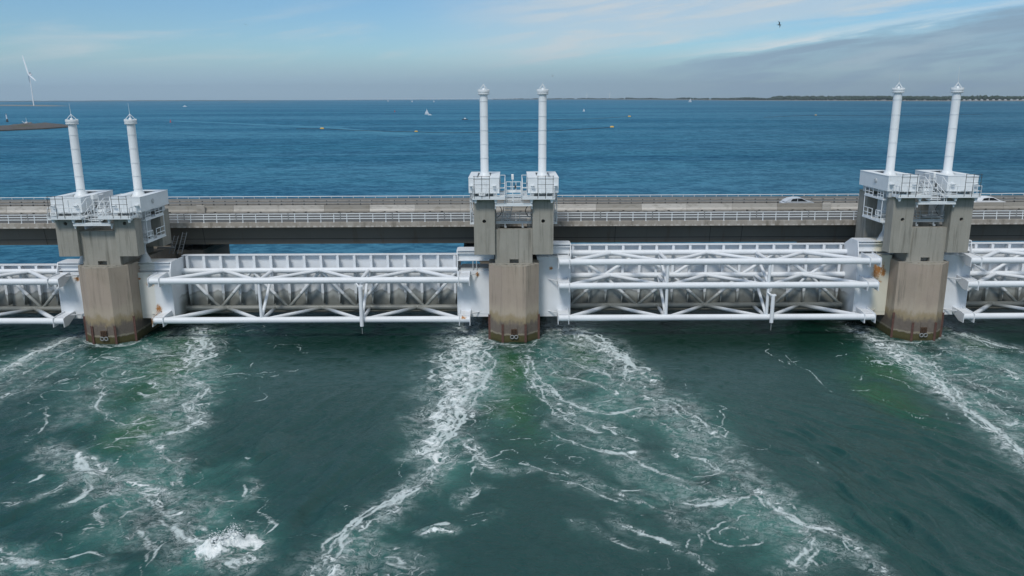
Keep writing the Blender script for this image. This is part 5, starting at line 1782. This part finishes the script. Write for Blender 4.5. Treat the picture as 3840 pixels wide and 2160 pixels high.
def motorboat(x, y, L, label, mat='hull_dark'):
    root = thing('motorboat', label, 'motorboat', (x, y, 0), 'small motorboats')
    m = MB()
    vs = [(x - L / 2, y - L * .14, 0), (x + L * .3, y - L * .14, 0), (x + L / 2, y, 0), (x + L * .3, y + L * .14, 0), (x - L / 2, y + L * .14, 0)]
    m.add(vs + [(a, b, L * .13) for a, b, c in vs], [(0, 1, 2, 3, 4), (5, 6, 7, 8, 9)] + [(i, (i + 1) % 5, 5 + (i + 1) % 5, 5 + i) for i in range(5)])
    m.build('hull', mat, root)
    m = MB()
    m.hexa([(x - L * .15, y - L * .1, L * .13), (x + L * .2, y - L * .1, L * .13), (x + L * .2, y + L * .1, L * .13), (x - L * .15, y + L * .1, L * .13),
            (x - L * .12, y - L * .08, L * .30), (x + L * .08, y - L * .08, L * .30), (x + L * .08, y + L * .08, L * .30), (x - L * .12, y + L * .08, L * .30)])
    m.build('cabin', 'hull_white', root)


motorboat(-56, 1005, 7.5, 'dark low motorboat just left of the middle cylinders')
motorboat(-126, 1280, 6.5, 'small pale boat close beside the nearest sailing boat', 'hull_white')
motorboat(-1146, 2884, 14, 'small white boat far off above the left pier', 'hull_white')


def buoy(x, y, L, label):
    root = thing('float_buoy', label, 'buoy', (x, y, 0), 'large yellow float buoys')
    m = MB()
    pr = [(-.5, .12), (-.44, .2), (-.3, .26), (0, .28), (.3, .26), (.44, .2), (.5, .12)]
    vs, fs, k = [], [], 14
    for a, r_ in pr:
        for i in range(k):
            t = 2 * math.pi * i / k
            vs.append((x + a * L, y + r_ * L * math.cos(t), r_ * L * math.sin(t) + .12 * L))
    for j in range(len(pr) - 1):
        for i in range(k):
            fs.append((j * k + i, j * k + (i + 1) % k, (j + 1) * k + (i + 1) % k, (j + 1) * k + i))
    m.add(vs, fs, True); m.add(vs[:k], [tuple(range(k))]); m.add(vs[-k:], [tuple(range(k))])
    m.build('float', 'buoy_yellow', root)
    m = MB()
    m.torus((x + .5 * L, y, .12 * L), .09 * L, .025 * L, 'x')
    m.build('eye', 'dark_steel', root)


buoy(-166, 716, 3.4, 'yellow float buoy on the water between the left and middle piers')
buoy(90.7, 726, 3.4, 'yellow float buoy at the right end of the nearer dark boom')
buoy(163.8, 1121, 3.8, 'yellow float buoy at the end of the farther boom, right of the middle pier')
buoy(433, 1155, 2.8, 'yellow float buoy far to the right, near the right pier cylinders')
buoy(-75, 645, 2.6, 'small faded yellow buoy on the boom left of the middle cylinders')


def channel_mark(x, y, h_, mat, label):
    root = thing('channel_buoy', label, 'buoy', (x, y, 0), 'red channel buoys')
    m = MB()
    m.lathe(x, y, [(h_ * .28, -.2), (h_ * .3, h_ * .2), (h_ * .12, h_ * .35), (h_ * .1, h_ * .9), (h_ * .02, h_)], 10)
    m.build('float', mat, root)


channel_mark(-393, 942, 3.2, 'buoy_red', 'small red and white buoy right of the left pier cylinders')
channel_mark(-225, 1591, 4.0, 'buoy_red', 'tiny red buoy far off, left of the nearest sailing boat')


def boom(pts, r_, label):
    m = MB()
    P_ = []
    for i in range(len(pts) - 1):
        p0 = pts[max(0, i - 1)]; p1 = pts[i]; p2 = pts[i + 1]; p3 = pts[min(len(pts) - 1, i + 2)]
        for k in range(8):
            t = k / 8
            P_.append(tuple(.5 * (2 * p1[c] + (p2[c] - p0[c]) * t + (2 * p0[c] - 5 * p1[c] + 4 * p2[c] - p3[c]) * t * t + (3 * p1[c] - p0[c] - 3 * p2[c] + p3[c]) * t ** 3) for c in (0, 1)))
    P_.append(pts[-1])
    for a, b in zip(P_[:-1], P_[1:]):
        m.tube((a[0], a[1], .1), (b[0], b[1], .1), r_, n=6, caps=False)
    return tag(recentre(m.build('floating_boom', 'boom_black')), label, 'floating boom', 'thin dark floating booms')


boom([(-190, 720), (-164, 712), (-120, 672), (-75, 644), (-44, 624), (20, 645), (60, 685), (88, 722)], .26, 'nearer thin dark floating boom curving across the water behind the middle cylinders')
boom([(-48, 985), (20, 985), (90, 1010), (135, 1075), (160, 1118)], .26, 'farther thin dark floating boom right of the middle cylinders')
boom([(330, 1060), (380, 1110), (430, 1153), (480, 1120), (560, 1115), (690, 1190)], .24, 'thin dark floating boom near the right pier cylinders')

# navigation marks by the breakwater
root = thing('navigation_beacon', 'slim white and dark navigation beacon behind the breakwater, at the left edge', 'beacon', (-606, 982, 0))
m = MB(); m.tube((-606, 982, -1), (-606, 982, 3.6), 1.5, 1.0, n=12); m.build('base', 'hull_dark', root)
m = MB(); m.tube((-606, 982, 3.6), (-606.3, 982, 8.6), .75, .6, n=12); m.build('tower', 'sail_cloth', root)
m = MB(); m.tube((-606.3, 982, 8.6), (-606.3, 982, 10.4), .5, .2, n=10); m.build('lantern', 'galvanised', root)
bx_, by_ = -462, 778
root = thing('harbour_light', 'small light mast with a hut and ladder on the end of the breakwater', 'light mast', (bx_, by_, 3.2), None)
m = MB(); m.tube((bx_, by_, 2.4), (bx_, by_, 9.6), .25, .12, n=8); m.build('mast', 'hull_white', root)
m = MB(); m.bevbox(bx_ - 1.1, bx_ + 1.1, by_ - 1, by_ + 1, 2.6, 5.6, .1); m.build('hut', 'hull_white', root)
m = MB(); m.tube((bx_ - 4.2, by_, 6.4), (bx_ - 1.1, by_, 3.6), .22, n=6); m.build('gangway', 'hull_white', root)
m = MB(); m.bevbox(bx_ + 2.6, bx_ + 4.4, by_ - 1, by_ + 1, 2.6, 5.4, .1); m.build('cabinet', 'galvanised', root)


def gull(x, y, z, s, yaw, roll, mat, label):
    root = thing('gull', label, 'bird', (x, y, z), 'gulls flying in the sky')
    M = Matrix.Rotation(yaw, 3, 'Z') @ Matrix.Rotation(roll, 3, 'Y')

    def T(a, b, c):
        v = M @ Vector((a * s, b * s, c * s))
        return (x + v.x, y + v.y, z + v.z)
    # one continuous body: beak, head, breast, rump, fan tail, and two cranked wings
    rings = [(-.30, .004, .02), (-.26, .025, .02), (-.20, .045, .015), (-.08, .07, 0), (.05, .065, 0), (.16, .035, .005), (.24, .02, .01), (.30, .05, .012)]
    vs, fs, k = [], [], 8
    for a, r_, dz_ in rings:
        for i in range(k):
            t = 2 * math.pi * i / k
            vs.append(T(r_ * math.cos(t), a, dz_ + (r_ if a < .25 else .01) * math.sin(t) * (.9 if a < .25 else 1)))
    for j in range(len(rings) - 1):
        for i in range(k):
            fs.append((j * k + i, j * k + (i + 1) % k, (j + 1) * k + (i + 1) % k, (j + 1) * k + i))
    b = MB()
    b.add(vs, fs, True)
    for s_ in SIDES:
        w = [(.04, -.12, .03, .17), (.28, -.17, .14, .15), (.45, -.10, .13, .10), (.68, .04, .05, .015)]
        wv = []
        for a, f0, up, ch in w:
            wv += [T(s_ * a, f0, up), T(s_ * a, f0 + ch, up - .01), T(s_ * a, f0 + ch * .4, up + .016)]
        wf = []
        for j in range(3):
            for i in range(3):
                wf.append((j * 3 + i, j * 3 + (i + 1) % 3, j * 3 + 3 + (i + 1) % 3, j * 3 + 3 + i))
        b.add(wv, wf, True)
    b.build('body', mat, root)
    return root


gull(53.46, 167, 40.2, 1.5, R(60), R(35), 'gull_grey', 'dark gull banking high in the upper right sky')
gull(9.33, 187, 31.0, .95, R(90), R(5), 'gull_white', 'pale gull gliding just above the middle pier right cylinder')
gull(-76.1, 240, 46.9, 0.9, R(30), R(20), 'gull_grey', 'tiny dark gull high in the left half of the sky')

# ------------------------------------------------------------ sea air: things fade into it with distance
m = MB()
m.box(-16500, 16500, -450, 13400, -6, 235)
N = new_mat('haze_air')
vol = N.n('ShaderNodeVolumePrincipled')
vol.inputs['Color'].default_value = (0.74, 0.87, 1.0, 1)
vol.inputs['Density'].default_value = 0.000045
vol.inputs['Anisotropy'].default_value = 0.3
N.n('ShaderNodeOutputMaterial', Volume=vol)
tag(m.build('haze', 'haze_air'), kind='stuff')
